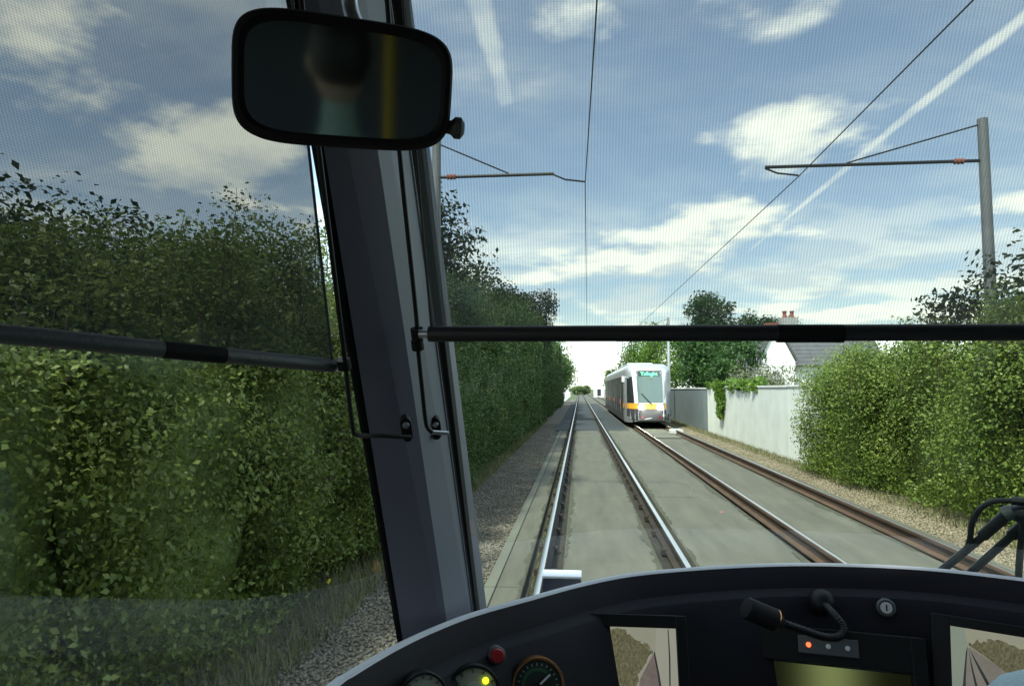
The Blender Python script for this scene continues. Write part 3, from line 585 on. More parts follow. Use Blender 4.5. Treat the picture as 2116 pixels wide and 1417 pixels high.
# ---- oncoming tram
def tram():
    cx, y0, y1 = 3.535, 34.6, 65.0
    root = empty('oncoming_tram', (cx, y0 + 1, .15), 'silver tram with lit headlights and orange stripe coming the other way', 'tram')
    def sec(hw, zb, zt, y, rake=0.0, sh=.42):
        pts = []
        for s in (1, -1):
            side = [(hw * .97, zb), (hw, zb + .25), (hw, zt - sh)] + [(hw - sh * (1 - cos(a)) * .95, zt - sh + sh * sin(a)) for a in np.linspace(.3, pi / 2, 5)]
            pts += side if s > 0 else [(-x, z) for x, z in reversed(side)]
        return [(cx + x, y + rake * max(0, z - 1.15), z) for x, z in pts]
    rows = [sec(.62, .42, 3.05, y0 + .02, .62), sec(.78, .36, 3.14, y0 + .16, .58), sec(.98, .3, 3.22, y0 + .6, .45), sec(1.12, .27, 3.28, y0 + 1.2, .25), sec(1.2, .26, 3.3, y0 + 2.2, .06), sec(1.2, .26, 3.3, y0 + 3)]
    for k in range(1, 6): rows.append(sec(1.2, .26, 3.3, y0 + 3 + k * (y1 - y0 - 6) / 5))
    rows += [sec(1.1, .3, 3.28, y1 - 1), sec(.8, .36, 3.1, y1)]
    g = G(); g.loft(rows, True); g.f.append(tuple(range(len(rows[0])))); g.f.append(tuple(len(g.v) - 1 - i for i in range(len(rows[0])))); body = g.build('body', 'silver', root, True)
    tree_ = BVHTree.FromPolygons([tuple(v) for v in g.v], g.f)
    def skin_patch(name, m, xs, zs, off=.012, parent=root):       # a panel that follows the nose, seen from in front
        rws = []
        for z in zs:
            r = []
            for x in xs if not callable(xs) else xs(z):
                h = tree_.ray_cast(Vector((cx + x, y0 - 3, z)), Vector((0, 1, 0)))
                r.append((h[0] if h[0] else Vector((cx + x, y0 + 2, z))) + Vector((0, -off, 0)))
            rws.append(r)
        g2 = G(); g2.loft(rws); k = len(g2.v); g2.loft([[p + Vector((0, .05, 0)) for p in r] for r in rws]); return g2.build(name, m, parent, True)
    L_ = np.linspace
    ws = skin_patch('windscreen', 'tram_pane', lambda z: L_(-.60 - .03 * (z - 1.2), .60 + .03 * (z - 1.2), 9), L_(1.3, 2.93, 9), .02)
    skin_patch('stripe', 'tram_stripe', L_(-1.15, 1.15, 25), L_(.98, 1.25, 3), .014)
    skin_patch('bumper', 'tram_grey', L_(-1.12, 1.12, 25), L_(.42, .97, 4), .016)
    skin_patch('front_skirt', 'tram_dark', L_(-1.0, 1.0, 15), L_(.33, .42, 2), .018)
    for s in (-1, 1):
        skin_patch('pillar', 'tram_white', lambda z, s=s: [s * (.62 + .03 * (z - 1.2)) , s * (.70 + .03 * (z - 1.2)), s * (.78 + .05 * (z - 1.2))], L_(1.26, 3.0, 8), .03)
        skin_patch('corner_window', 'tram_dark', lambda z, s=s: [s * x for x in L_(.82, 1.10, 5)], L_(1.3, 2.6, 6), .016)
        h = tree_.ray_cast(Vector((cx + s * .45, y0 - 3, 1.06)), Vector((0, 1, 0)))[0]
        fr = (h + Vector((0, -.02, 0)), Vector((1, 0, 0)), Vector((0, 0, 1)), Vector((0, -1, 0)))
        hl = G().lathe(fr, [(.19, -.05), (.19, .015), (.17, .03)], 24).build('headlight', 'steel', root, True)
        G().lathe((fr[0], fr[1], fr[2], fr[3]), [(.16, .0), (.155, .034), (.09, .055)], 24).build('lens', 'headlight', hl, True)
        skin_patch('tow_cover', 'red_plastic', [s * .42 - .05, s * .42 + .05], L_(.50, .64, 2), .03)
        xs = cx + s * 1.2
        # side glazing, doors and skirts
        for k in range(11):
            ya = y0 + 2.9 + k * 2.42
            door = k % 3 == 1
            if door:
                d = G().box((xs - .005 if s > 0 else xs - .016, ya, .36), (xs + .016 if s > 0 else xs + .005, ya + 1.5, 2.62)).build('door', 'tram_grey', root)
                for q in (0, 1): G().box((xs + s * .017 - .003, ya + .08 + q * .73, .75), (xs + s * .017 + .003, ya + .67 + q * .73, 2.5)).build('pane', 'side_pane', d)
                G().box((xs + s * .03 - .014, ya - .1, 1.15), (xs + s * .03 + .014, ya - .02, 1.42)).build('door_light', 'orange', d)
            else:
                G().box((xs + s * .004 - .006, ya, 1.15), (xs + s * .004 + .006, ya + 2.25, 2.6)).build('side_window', 'side_pane', root)
            G().box((xs + s * .006 - .006, ya + (1.6 if door else 2.27), .5), (xs + s * .006 + .006, ya + (1.72 if door else 2.37), 2.62)).build('window_post', 'silver', root)
        G().box((xs + s * .002 - .003, y0 + 2.6, .69), (xs + s * .002 + .003, y1 - 2, 2.66)).build('side_band', 'tram_grey', root)
        G().box((xs + s * .006 - .008, y0 + 2.6, .30), (xs + s * .006 + .008, y1 - 2, .68)).build('side_skirt', 'tram_grey', root)
        G().box((xs + s * .006 - .006, y0 + 1.9, .98), (xs + s * .006 + .006, y0 + 2.85, 1.2)).build('side_stripe', 'tram_stripe', root)
        for yb in (y0 + 5, y0 + 15.2, y0 + 25):
            for q in (-.9, .9):
                wheel = G().lathe((Vector((cx + s * .74, yb + q, .44)), Vector((0, 1, 0)), Vector((0, 0, 1)), Vector((s, 0, 0))), [(.29, -.05), (.29, .07), (.20, .08), (.18, .05)], 20).build('wheel', 'coping', root, True)
    ds = skin_patch('destination_panel', 'tram_dark', L_(-.56, .56, 5), L_(2.64, 2.90, 3), .03)
    hp = tree_.ray_cast(Vector((cx, y0 - 3, 2.77)), Vector((0, 1, 0)))[0]; an = radians(66)
    text_mesh('destination_text', 'Tallaght', .27, 'led_green', root, (Vector((cx, hp.y - .10, 2.68)), Vector((1, 0, 0)), Vector((0, cos(an), sin(an))), Vector((0, -sin(an), cos(an)))), .004)
    skin_patch('display_lamp', 'led_dim', L_(.02, .16, 2), L_(2.5, 2.58, 2), .04)
    a, b = ws_pt(tree_, cx - .42, y0, 1.75), ws_pt(tree_, cx + .05, y0, 1.22)
    tube_obj('wiper', [a + Vector((0, -.05, 0)), b + Vector((0, -.07, 0))], .022, 'tram_dark', root)
    G().box((cx - .75, y0 + 6, 3.29), (cx + .75, y0 + 14, 3.5)).build('roof_box', 'silver', root, bevel=.06)
    # pantograph
    pg = G(); yp = y0 + 18
    for s in (-.5, .5): pg.tube([(cx + s, yp, 3.3), (cx + s * .6, yp + 1.0, 4.4), (cx + s * .5, yp, WZ - .03)], .025, 6)
    pg.tube([(cx - .8, yp, WZ - .09), (cx - .55, yp, WZ - .02), (cx + .55, yp, WZ - .02), (cx + .8, yp, WZ - .09)], .025, 6); pg.build('pantograph', 'dark_steel', root)
    pb = G(); 
    for k, s in enumerate((-1,)): pb.tube([(cx - 1.02, y0 + 1.1, 2.55), (cx - 1.3, y0 + .95, 2.6)], .02, 6); pb.obox((Vector((cx - 1.32, y0 + .92, 2.5)), Vector((1, 0, 0)), Vector((0, 0, 1)), Vector((0, -1, 0))), (-.07, -.16, -.03), (.07, .14, .03))
    pb.build('door_mirror', 'tram_white', root)
def ws_pt(t, x, y0, z): return t.ray_cast(Vector((x, y0 - 3, z)), Vector((0, 1, 0)))[0]
tram()

# ================================================================== THE CAB
def rim_curve():
    px = [(690, 1417), (735, 1385), (820, 1335), (900, 1297), (985, 1265), (1100, 1233), (1200, 1206), (1300, 1186), (1420, 1174), (1560, 1166), (1700, 1164), (1900, 1172), (2116, 1195)]
    p = [onz(u, v, ZR) for u, v in px]; pts = [(-.31, .35), (-.30, .55)] + [(q.x, q.y) for q in p] + [(.90, 1.21), (1.0, 1.06), (1.09, .86), (1.14, .62), (1.15, .35)]
    # smooth resample
    P_ = [Vector((a, b, 0)) for a, b in pts]; out = []
    for i in range(len(P_) - 1):
        a, b, c, d = P_[max(i - 1, 0)], P_[i], P_[i + 1], P_[min(i + 2, len(P_) - 1)]
        for k in range(5):
            t = k / 5; out.append(.5 * ((2 * b) + (c - a) * t + (2 * a - 5 * b + 4 * c - d) * t * t + (3 * b - a - 3 * c + d) * t ** 3))
    return out + [P_[-1]]
RIM = rim_curve(); HUB = Vector((.42, .45, 0))
def rimrow(d, z):                             # rim moved inwards by d metres, at height z
    out = []
    for i, p in enumerate(RIM):
        t = (RIM[min(i + 1, len(RIM) - 1)] - RIM[max(i - 1, 0)]).normalized(); n = Vector((t.y, -t.x, 0)); out.append(Vector((p.x + n.x * d, p.y + n.y * d, z)))
    return out
dash = empty('dashboard', (.42, 1.0, .55), 'dark curved tram dashboard with dials, monitors and a pale lit rim', 'dashboard')
g = G(); g.loft([rimrow(-.03, ZR - .10), rimrow(-.022, ZR - .018), rimrow(-.014, ZR - .004), rimrow(-.006, ZR), rimrow(-.001, ZR - .0015), rimrow(.001, ZR - .0045)]); g.build('rim', 'dash_rim', dash, True)
g = G(); g.loft([rimrow(.0009, ZR - .0044), rimrow(.004, ZR - .010), rimrow(.010, ZR - .020), rimrow(.017, ZR - .040), rimrow(.030, ZR - .046), rimrow(.036, ZR - .050)]); g.build('rim_roll', 'dash_skin', dash, True)
pan = G(); pan.loft([rimrow(.0355, ZR - .0495), rimrow(.042, ZR - .060), rimrow(.12, ZR - .30), rimrow(.16, ZR - .42), rimrow(.16, .55)]); pan.build('panel', 'dash_skin', dash, True)
pbg = G(); pbg.loft([rimrow(0, ZR), rimrow(.017, ZR - .04), rimrow(.036, ZR - .05), rimrow(.042, ZR - .06), rimrow(.12, ZR - .30), rimrow(.16, .55)]); PB = BVHTree.FromPolygons([tuple(v) for v in pbg.v], pbg.f)
AIM = Vector((.2, -.1, CZ - .08))
def frame(u, v, lift=0.0, roll=0.0, aim=AIM):
    d = ray(u, v).normalized(); h = PB.ray_cast(EYE, d)[0]; n = (aim - h).normalized(); h = h + n * lift
    r = Vector((0, 0, 1)).cross(n).normalized(); up = n.cross(r); c, s = cos(roll), sin(roll); r, up = r * c + up * s, up * c - r * s
    k = (h - EYE).dot(FW) / F
    return (h, r, up, n), k
def shift(fr, x, y, z=0): o, r, u, n = fr; return (o + r * x + u * y + n * z, r, u, n)
# dials
def dial(u, v, rad, face, ring, label, lift=.012):
    fr, k = frame(u, v, lift); R_ = rad * k
    d = G().lathe(fr, [(R_ * 1.12, -.05), (R_ * 1.12, .004), (R_ * 1.08, .008), (R_ * 1.0, .008), (R_ * .97, .002)], 40).build('dial', ring, dash, True); d['label'] = label
    G().lathe(shift(fr, 0, 0, .0025), [(R_ * .965, -.002), (R_ * .965, .001)], 40).build('face', face, d)
    return d, fr, R_
def ticks(d, fr, R_, a0, a1, n, m, r0=.78, r1=.93, w=.018):
    for i in range(n):
        a = radians(a0 + (a1 - a0) * i / (n - 1)); c, s = cos(a), sin(a); o, r, u, nn = fr
        q = (o + nn * .004, r * c + u * s, u * c - r * s, nn); G().obox(q, (R_ * r0, -R_ * w, 0), (R_ * r1, R_ * w, .0006)).build('tick', m, d)
d, fr, R_ = dial(872, 1437, 44, 'dial_face', 'plastic_black', 'pale round dial at the end of the row'); ticks(d, fr, R_, 210, -30, 11, 'ink')
d, fr, R_ = dial(975, 1432, 52, 'dial_face', 'plastic_black', 'pale round dial with a glowing yellow lamp'); ticks(d, fr, R_, 210, -30, 9, 'ink', .8, .94)
G().lathe(shift(fr, 0, 0, .003), [(R_ * .5, 0), (R_ * .48, .004), (R_ * .3, .006)], 28).build('hub_disc', 'dial_face', d, True)
G().lathe(shift(fr, R_ * .5, R_ * .47, .004), [(R_ * .13, 0), (R_ * .11, .004)], 18).build('pointer_lamp', 'led_yellow', d)
text_mesh('numeral', '0', R_ * .3, 'ink', d, shift(fr, -R_ * .62, R_ * .32, .0046), .0003)
d, fr, R_ = dial(1107, 1413, 50, 'dial_black', 'copper', 'black speed dial in a copper ring', .016); ticks(d, fr, R_, 225, -45, 19, 'coping', .76, .86, .012)
g = G(); n = 26
for i in range(n):
    a, b = radians(200 - 150 * i / n), radians(200 - 150 * (i + 1) / n); o_, r_, u_, n_ = fr
    f_ = lambda rr, x: o_ + n_ * .0042 + (r_ * cos(x) + u_ * sin(x)) * R_ * rr
    g.add([f_(.56, a), f_(.68, a), f_(.68, b), f_(.56, b)], [(0, 1, 2, 3)])
g.build('green_scale', 'dial_green', d)
o_, r_, u_, n_ = fr; aa = radians(38); G().obox((o_ + n_ * .006, r_ * cos(aa) + u_ * sin(aa), u_ * cos(aa) - r_ * sin(aa), n_), (-R_ * .15, -R_ * .035, 0), (R_ * .66, R_ * .035, .002)).build('needle', 'coping', d)
G().lathe(shift(fr, 0, 0, .004), [(R_ * .13, 0), (R_ * .1, .006)], 20).build('needle_cap', 'plastic_black', d)
fr, k = frame(1025, 1352, .006)
b = G().lathe(fr, [(18 * k, -.03), (18 * k, .003), (16 * k, .005)], 28).build('push_button', 'blind_bar_grey', dash, True); b['label'] = 'dark red push button above the dials'
G().lathe(shift(fr, 0, 0, .004), [(14 * k, 0), (14 * k, .004), (12 * k, .006)], 28).build('button_cap', 'red_plastic', b, True)
fr, k = frame(1830, 1254, .004)
b = G().lathe(fr, [(18 * k, -.02), (18 * k, .003), (15 * k, .005), (13 * k, .003)], 32).build('key_switch', 'blind_bar_grey', dash, True); b['label'] = 'round metal key lock beside the microphone'
G().lathe(shift(fr, 0, 0, .003), [(11 * k, 0), (11 * k, .003)], 24).build('lock_barrel', 'mast', b, True)
G().obox(shift(fr, 0, 0, .006), (-1.5 * k, -6 * k, 0), (1.5 * k, 6 * k, .0015)).build('key_slot', 'ink', b)

# monitors: outlines in photo pixels about the frame's centre, y up
def scr_mat(name, base, var, s, stren=.40, noise=28, stretch=(1, 1, 1)):
    m = bpy.data.materials.new(name); m.use_nodes = True; nt = m.node_tree; N = nt.nodes; L = nt.links; N.clear()
    tc = N.new('ShaderNodeTexCoord'); mp = N.new('ShaderNodeMapping'); mp.inputs['Scale'].default_value = stretch; L.new(tc.outputs['Object'], mp.inputs[0])
    nz = N.new('ShaderNodeTexNoise'); nz.inputs['Scale'].default_value = noise; nz.inputs['Detail'].default_value = 8; nz.inputs['Roughness'].default_value = .7; L.new(mp.outputs[0], nz.inputs['Vector'])
    r = N.new('ShaderNodeValToRGB'); r.color_ramp.elements[0].position = .32; r.color_ramp.elements[1].position = .68; r.color_ramp.elements[0].color = (*base, 1); r.color_ramp.elements[1].color = (*var, 1); L.new(nz.outputs[0], r.inputs[0])
    e = N.new('ShaderNodeEmission'); e.inputs[1].default_value = stren; L.new(r.outputs[0], e.inputs[0]); o = N.new('ShaderNodeOutputMaterial'); L.new(e.outputs[0], o.inputs[0]); MATS[name] = m
scr_mat('scr_sky', (.25, .25, .19), (.29, .29, .22), 1, noise=6); scr_mat('scr_hedge', (.05, .05, .03), (.19, .18, .10), 1, noise=380, stretch=(1, 1, .45)); scr_mat('scr_path', (.13, .105, .095), (.19, .155, .14), 1, noise=60); scr_mat('scr_side', (.27, .27, .22), (.31, .31, .25), 1, noise=8); scr_mat('scr_line', (.02, .025, .025), (.05, .055, .05), 1, noise=40)
scr_mat('scr_track', (.16, .15, .13), (.21, .20, .17), 1, noise=30); scr_mat('scr_glow', (.012, .016, .01), (.02, .024, .014), 1, noise=10); scr_mat('scr_tram', (.19, .23, .19), (.23, .27, .21), 1, noise=8)
def monitor(u, v, hw, hh, bez, label, pics, lift=.02, roll=0.0):
    fr, k = frame(u, v, lift, roll); mn = G().obox(fr, (-hw * k, -hh * k, -.06), (hw * k, hh * k, 0)).build('monitor', 'plastic_black', dash, bevel=.003); mn['label'] = label
    x0, x1, y0, y1 = bez; rim = G()
    for a, b in (((-hw, -hh), (x0, hh)), ((x1, -hh), (hw, hh)), ((x0, y1), (x1, hh)), ((x0, -hh), (x1, y0))): rim.obox(fr, (a[0] * k, a[1] * k, .0005), (b[0] * k, b[1] * k, .008))
    rim.build('bezel', 'plastic_black', mn, bevel=.0015)
    for i, (nm, poly, m) in enumerate(pics): G().prism(fr, [(x * k, y * k) for x, y in poly], .0006 + i * .0004, .0009 + i * .0004).build(nm, m, mn)
    return mn, fr, k
def wavy(pts, amp, n, rnd):
    out = []
    for (a, b), (c, d) in zip(pts[:-1], pts[1:]):
        for i in range(n): t = i / n; out.append((a + (c - a) * t + rnd.uniform(-amp, amp), b + (d - b) * t + rnd.uniform(-amp, amp)))
    return out + [pts[-1]]
rn = random.Random(3)
# left monitor: hedge, path and the tram's own flank (seen 1237..1395 wide, from 1300 down)
bz = (-84, 84, -112, 90)
monitor(1312, 1390, 106, 115, bz, 'side camera monitor showing a hedge and path', [
    ('screen', [(bz[0], bz[2]), (bz[1], bz[2]), (bz[1], bz[3]), (bz[0], bz[3])], 'scr_sky'),
    ('hedge_picture', [(-84, -98)] + [(-5, -98)] + wavy([(0, -23), (8, 12), (34, 44), (22, 56), (8, 64), (-12, 70), (-30, 88), (-84, 84)], 4, 5, rn), 'scr_hedge'),
    ('path_picture', [(-8, -98), (60, -98), (46, -8), (36, 40), (24, 22), (6, -8)], 'scr_path'),
    ('flank_picture', [(56, -98), (84, -98), (84, 90), (44, 90), (40, 52)], 'scr_side'),
    ('flank_line', [(52, -98), (60, -98), (46, 2), (38, 46), (36, 40), (42, 2)], 'scr_line'),
    ('mirror_line', [(63, -68), (66, -68), (70, 32), (69, 88), (67, 88), (67, 32)], 'scr_line')], .02, radians(-1.5))
bz = (-105, 120, -100, 85)
monitor(2085, 1400, 140, 106, bz, 'side camera monitor showing tracks and bushes', [
    ('screen', [(bz[0], bz[2]), (bz[1], bz[2]), (bz[1], bz[3]), (bz[0], bz[3])], 'scr_sky'),
    ('track_picture', [(-85, -100), (90, -100), (20, -4), (-70, 48), (-80, 44)], 'scr_track'),
    ('hedge_picture', wavy([(-72, 54), (-60, 62), (-40, 66), (-20, 72), (5, 66), (60, 56), (120, 46)], 3.5, 5, rn) + [(120, -34), (60, -34), (-10, 12), (-40, 32)], 'scr_hedge'),
    ('flank_picture', [(-105, -100), (-86, -100), (-82, 6), (-74, 52), (-80, 88), (-105, 88)], 'scr_tram'),
    ('flank_line', [(-92, -100), (-84, -100), (-79, -4), (-74, 50), (-78, 36), (-86, -34)], 'scr_line'),
    ('rail_picture', [(-52, -100), (-44, -100), (-66, 6), (-73, 44), (-69, 6)], 'scr_line'),
    ('rail_picture', [(-5, -100), (4, -100), (-50, 6), (-72, 46), (-56, 6)], 'scr_line')], .02, radians(-2))
# centre console
bz = (-150, 152, -90, 28)
def glow_mat():
    m = mat('console_screen', (.012, .015, .010), .12, spec=.6); return m
glow_mat()
cn, fr, k = monitor(1712, 1400, 180, 96, bz, 'centre display under the microphone with small status lamps', [('screen', [(bz[0], bz[2]), (bz[1], bz[2]), (bz[1], bz[3]), (bz[0], bz[3])], 'console_screen')], .03, radians(-.5))
st = G().obox(shift(fr, 0, 0), (-62 * k, 46 * k, .008), (54 * k, 80 * k, .012)).build('lamp_strip', 'blind_bar_grey', cn, bevel=.001); st['label'] = 'grey strip with one red lamp and two dim ones'
for x, m in ((-42, 'led_red'), (-4, 'led_dim'), (33, 'led_dim')): G().lathe(shift(fr, x * k, 63 * k, .0122), [(5 * k, 0), (4.4 * k, .002), (2.5 * k, .003)], 14).build('lamp', m, cn, True)
def painted_reflection(fr, k):                        # window reflection painted as emission: soft yellow-green band, brightest in the middle
    m = bpy.data.materials.new('scr_band'); m.use_nodes = True; nt = m.node_tree; N = nt.nodes; L = nt.links; N.clear(); o, r, u, n = fr
    tc = N.new('ShaderNodeTexCoord'); sb_ = N.new('ShaderNodeVectorMath'); sb_.operation = 'SUBTRACT'; L.new(tc.outputs['Object'], sb_.inputs[0]); sb_.inputs[1].default_value = o
    dt = N.new('ShaderNodeVectorMath'); dt.operation = 'DOT_PRODUCT'; L.new(sb_.outputs[0], dt.inputs[0]); dt.inputs[1].default_value = r
    def mt(op, p, q):
        x = N.new('ShaderNodeMath'); x.operation = op
        for i, y in enumerate((p, q)):
            if hasattr(y, 'links'): L.new(y, x.inputs[i])
            else: x.inputs[i].default_value = y
        return x.outputs[0]
    x = mt('DIVIDE', dt.outputs['Value'], 55 * k); g_ = mt('POWER', 2.718, mt('MULTIPLY', mt('MULTIPLY', x, x), -1.0))
    e = N.new('ShaderNodeEmission'); e.inputs[0].default_value = (.50, .60, .22, 1); L.new(mt('ADD', mt('MULTIPLY', g_, .13), .006), e.inputs[1]); q = N.new('ShaderNodeOutputMaterial'); L.new(e.outputs[0], q.inputs[0]); MATS['scr_band'] = m
painted_reflection(fr, k)
G().prism(fr, [(-146 * k, -90 * k), (148 * k, -90 * k), (148 * k, 24 * k), (-146 * k, 24 * k)], .0012, .0014).build('lit_field', 'scr_band', cn)
# microphone
def pt(u, v, lift):
    h = PB.ray_cast(EYE, ray(u, v).normalized())[0]; return h + (AIM - h).normalized() * lift
mic = empty('microphone', pt(1697, 1246, 0), 'black gooseneck microphone bent over the centre display', 'microphone')
fr, k = frame(1697, 1243, .004); G().lathe(fr, [(26 * k, -.02), (26 * k, .006), (18 * k, .016), (10 * k, .02)], 24).build('base', 'plastic_black', mic, True)
neck = [pt(1697, 1243, .012), pt(1712, 1262, .045), pt(1730, 1288, .06), pt(1722, 1306, .07), pt(1690, 1308, .075), pt(1640, 1292, .08), pt(1600, 1278, .082)]
def cr(pts, n=8):
    out = []
    for i in range(len(pts) - 1):
        a, b, c, d = pts[max(i - 1, 0)], pts[i], pts[i + 1], pts[min(i + 2, len(pts) - 1)]
        for q in range(n): t = q / n; out.append(.5 * ((2 * b) + (c - a) * t + (2 * a - 5 * b + 4 * c - d) * t * t + (3 * b - a - 3 * c + d) * t ** 3))
    return out + [pts[-1]]
np_ = cr(neck, 10); G().tube(np_, [.0062 + .0011 * (i % 2) for i in range(len(np_))], 12).build('gooseneck', 'plastic_black', mic, True)
a, b = pt(1600, 1278, .082), pt(1524, 1246, .088); G().tube([a.lerp(b, t) for t in (-.05, .05, .12, .2, .22, .95, 1.0, 1.02)], [.007, .011, .014, .0155, .0185, .0185, .017, .012], 20).build('head', 'rubber', mic, True)
G().tube([a.lerp(b, .20), a.lerp(b, .225)], .0188, 20).build('collar', 'copper', mic, True)

# ---- pillar between side window and windscreen
PK = .786
pl = empty('window_pillar', (-.25, 1.05, .6), 'slate grey cab pillar between side window and windscreen', 'pillar')
def edge(a, b, y0): return [onrake(*a, y0), onrake(*b, y0)]
def ext(e, up=.35, dn=.25): d = (e[0] - e[1]).normalized(); return [e[0] + d * up, e[1] - d * dn]
e_lo = ext(edge((587, 0), (820, 1331), 1.26 * PK)); e_li = ext(edge((620, 0), (834, 1331), 1.275 * PK)); e_sp = ext(edge((735, 0), (922, 1275), 1.325 * PK)); e_ri = ext(edge((806, 0), (978, 1275), 1.42 * PK)); e_ro = ext(edge((836, 0), (986, 1265), 1.44 * PK))
bk = Vector((0, .10, .05))
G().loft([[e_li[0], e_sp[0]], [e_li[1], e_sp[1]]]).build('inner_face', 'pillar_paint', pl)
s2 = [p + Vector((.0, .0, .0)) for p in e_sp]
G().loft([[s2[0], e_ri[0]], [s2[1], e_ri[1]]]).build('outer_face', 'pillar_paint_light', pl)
G().loft([[e_ri[0], e_ri[0] + bk * .3, e_ri[0] + bk, e_li[0] + bk, e_li[0] + bk * .3, e_li[0]], [e_ri[1], e_ri[1] + bk * .3, e_ri[1] + bk, e_li[1] + bk, e_li[1] + bk * .3, e_li[1]]]).build('core', 'pillar_paint', pl)
def strip(name, a, b, d, m): # gasket between two edges, d = thickness toward the outside
    g = G(); v = Vector((0, d, 0)); g.add([a[0], b[0], b[0] + v, a[0] + v, a[1], b[1], b[1] + v, a[1] + v], [(0, 1, 5, 4), (1, 2, 6, 5), (2, 3, 7, 6), (3, 0, 4, 7)]); return g.build(name, m, pl, bevel=.002)
lo2 = [p + Vector((-.0005, .004, 0)) for p in e_lo]; strip('side_gasket', lo2, [p + Vector((-.0008, .003, 0)) for p in e_li], .03, 'rubber')
strip('screen_gasket', [p + Vector((.0008, .003, 0)) for p in e_ri], e_ro, .03, 'rubber')
tube_obj('edge_bead', [p + Vector((0, -.0015, 0)) for p in e_ri], .0018, 'pillar_paint_light', pl)

# ---- glass
hz = ZR - .04
def screen_row(z):
    dy = -(z - ZR) * RAKE; t = (z - e_ro[1].z) / (e_ro[0].z - e_ro[1].z); b0 = e_ro[1].lerp(e_ro[0], t) + Vector((-.006, .016, 0)); rows = []
    for p in rimrow(-.045, z):
        q_ = Vector((.35 + (p.x - .35) * (1 - .03 * (z - ZR)), p.y + dy, z))
        if q_.x > b0.x + .012 and p.y > .55 and not (p.x < 0 and p.y < .98): rows.append(q_)
    dl = b0.y + .012 - rows[0].y
    for q_ in rows: q_.y += dl * math.exp(-(q_.x - b0.x) / .32)
    n = 44; pts = [b0] + rows; d = [0]
    for i in range(1, len(pts)): d.append(d[-1] + (pts[i] - pts[i - 1]).length)
    out = []
    for i in range(n + 1):
        w = d[-1] * i / n; k = max(j for j in range(len(d)) if d[j] <= w + 1e-9); k = min(k, len(pts) - 2); out.append(pts[k].lerp(pts[k + 1], (w - d[k]) / max(1e-9, d[k + 1] - d[k])))
    return out
WSR = [screen_row(ZR - .06 + i * 1.12 / 6) for i in range(7)]
g = G(); g.loft(WSR); wsg = g.build('windscreen', 'windscreen_glass', None, True); tag(wsg, 'large raked windscreen pane facing the tracks', 'windscreen', kind='thing')
WB = BVHTree.FromPolygons([tuple(v) for v in g.v], g.f)
# side window plane: through the pillar's outer line and the cab side behind
sa, sb = e_lo[0], e_lo[1]; q = Vector((-.84, .15, sb.z)); SN = (sa - sb).cross(q - sb).normalized(); SP = sb + Vector((0, .012, 0))
if SN.x < 0: SN = -SN
def sidept(u, v, off): return onplane(u, v, SP + SN * off, SN)
L0 = e_lo[1] + Vector((0, .015, 0)); L1 = e_lo[0] + Vector((0, .015, 0)); bkv = (q - sb)
sg = mesh('side_window', [L0, L0 + bkv, L1 + bkv, L1], [(0, 1, 2, 3)], 'side_glass'); tag(sg, 'tinted cab side window with faint interior reflections', 'window', kind='thing')

# ---- blinds
BY = 1.02 * PK
bl = empty('windscreen_blind', (.3, .85, 2.3), 'mesh roller blind pulled halfway down the windscreen', 'blind')
p0 = onrake(872, 690, 1.06 * PK + .05); p1 = onrake(2116, 687, 1.06 * PK + .05); dirb = (p1 - p0); dirb.z *= 1; p1 = p0 + dirb * 1.12
ux = (p1 - p0).normalized(); a_ = onrake(893, 690, 1.06 * PK + .05); up_ = (onrake(832, 0, 1.06 * PK + .05) - a_).normalized(); Lh = .78
q0 = a_; q1 = a_ + up_ * Lh; q2 = q1 + ux * (p1 - a_).length; q3 = p1
me = bpy.data.meshes.new('cloth'); nx, ny = 24, 14; vs = []; fs = []; uv = []
nrm = ux.cross(up_).normalized()
for j in range(ny + 1):
    for i in range(nx + 1):
        s_, t_ = i / nx, j / ny; w = .0025 * sin(i * 1.1) * (t_ * (1 - t_) * 4) + .002 * sin(j * .9 + i * .3)
        vs.append(q0.lerp(q3, s_).lerp(q1.lerp(q2, s_), t_) + nrm * w); uv.append((s_ * (q3 - q0).length, t_ * Lh))
for j in range(ny):
    for i in range(nx): k = j * (nx + 1) + i; fs.append((k, k + 1, k + nx + 2, k + nx + 1))
def cloth(name, vs, fs, uv, m, parent):
    me = bpy.data.meshes.new(name); me.from_pydata([tuple(v) for v in vs], [], fs); l = me.uv_layers.new(name='UVMap')
    for lp in me.loops: l.data[lp.index].uv = uv[lp.vertex_index]
    return link(name, me, m, parent, True)
cloth('cloth', vs, fs, uv, 'blind_cloth', bl)
rb = .0080
tube_obj('bottom_bar', [onrake(886, 690, 1.06 * PK + .046), p1 + Vector((0, -.004, 0))], rb, 'blind_bar', bl, 16)
tube_obj('end_pin', [onrake(866, 690, 1.06 * PK + .045), onrake(887, 690, 1.06 * PK + .045)], .0042, 'steel', bl, 12)
tube_obj('hem', [q0 + up_ * .004, q1], .0014, 'blind_bar', bl, 6)
b1 = onrake(1605, 689, 1.06 * PK + .046); b2 = onrake(1742, 689, 1.06 * PK + .046); tube_obj('grip_sleeve', [b1, b2], rb + .0008, 'rubber', bl, 16)
sbd = empty('side_blind', (-.4, .7, 2.2), 'mesh roller blind pulled over the side window, bar slightly tilted', 'blind')
A = sidept(688, 756, .022); B = sidept(-260, 664, .022); Ut = (sidept(626, 200, .022) - A).normalized(); Lh2 = .62
vs = []; uv = []; fs = []; nx, ny = 16, 12; ln2 = (B - A).length
for j in range(ny + 1):
    for i in range(nx + 1):
        s_, t_ = i / nx, j / ny; vs.append(A.lerp(B, s_) + Ut * Lh2 * t_ + SN * .003 * sin(i * .8 + j * .5) * t_); uv.append((s_ * ln2, t_ * Lh2))
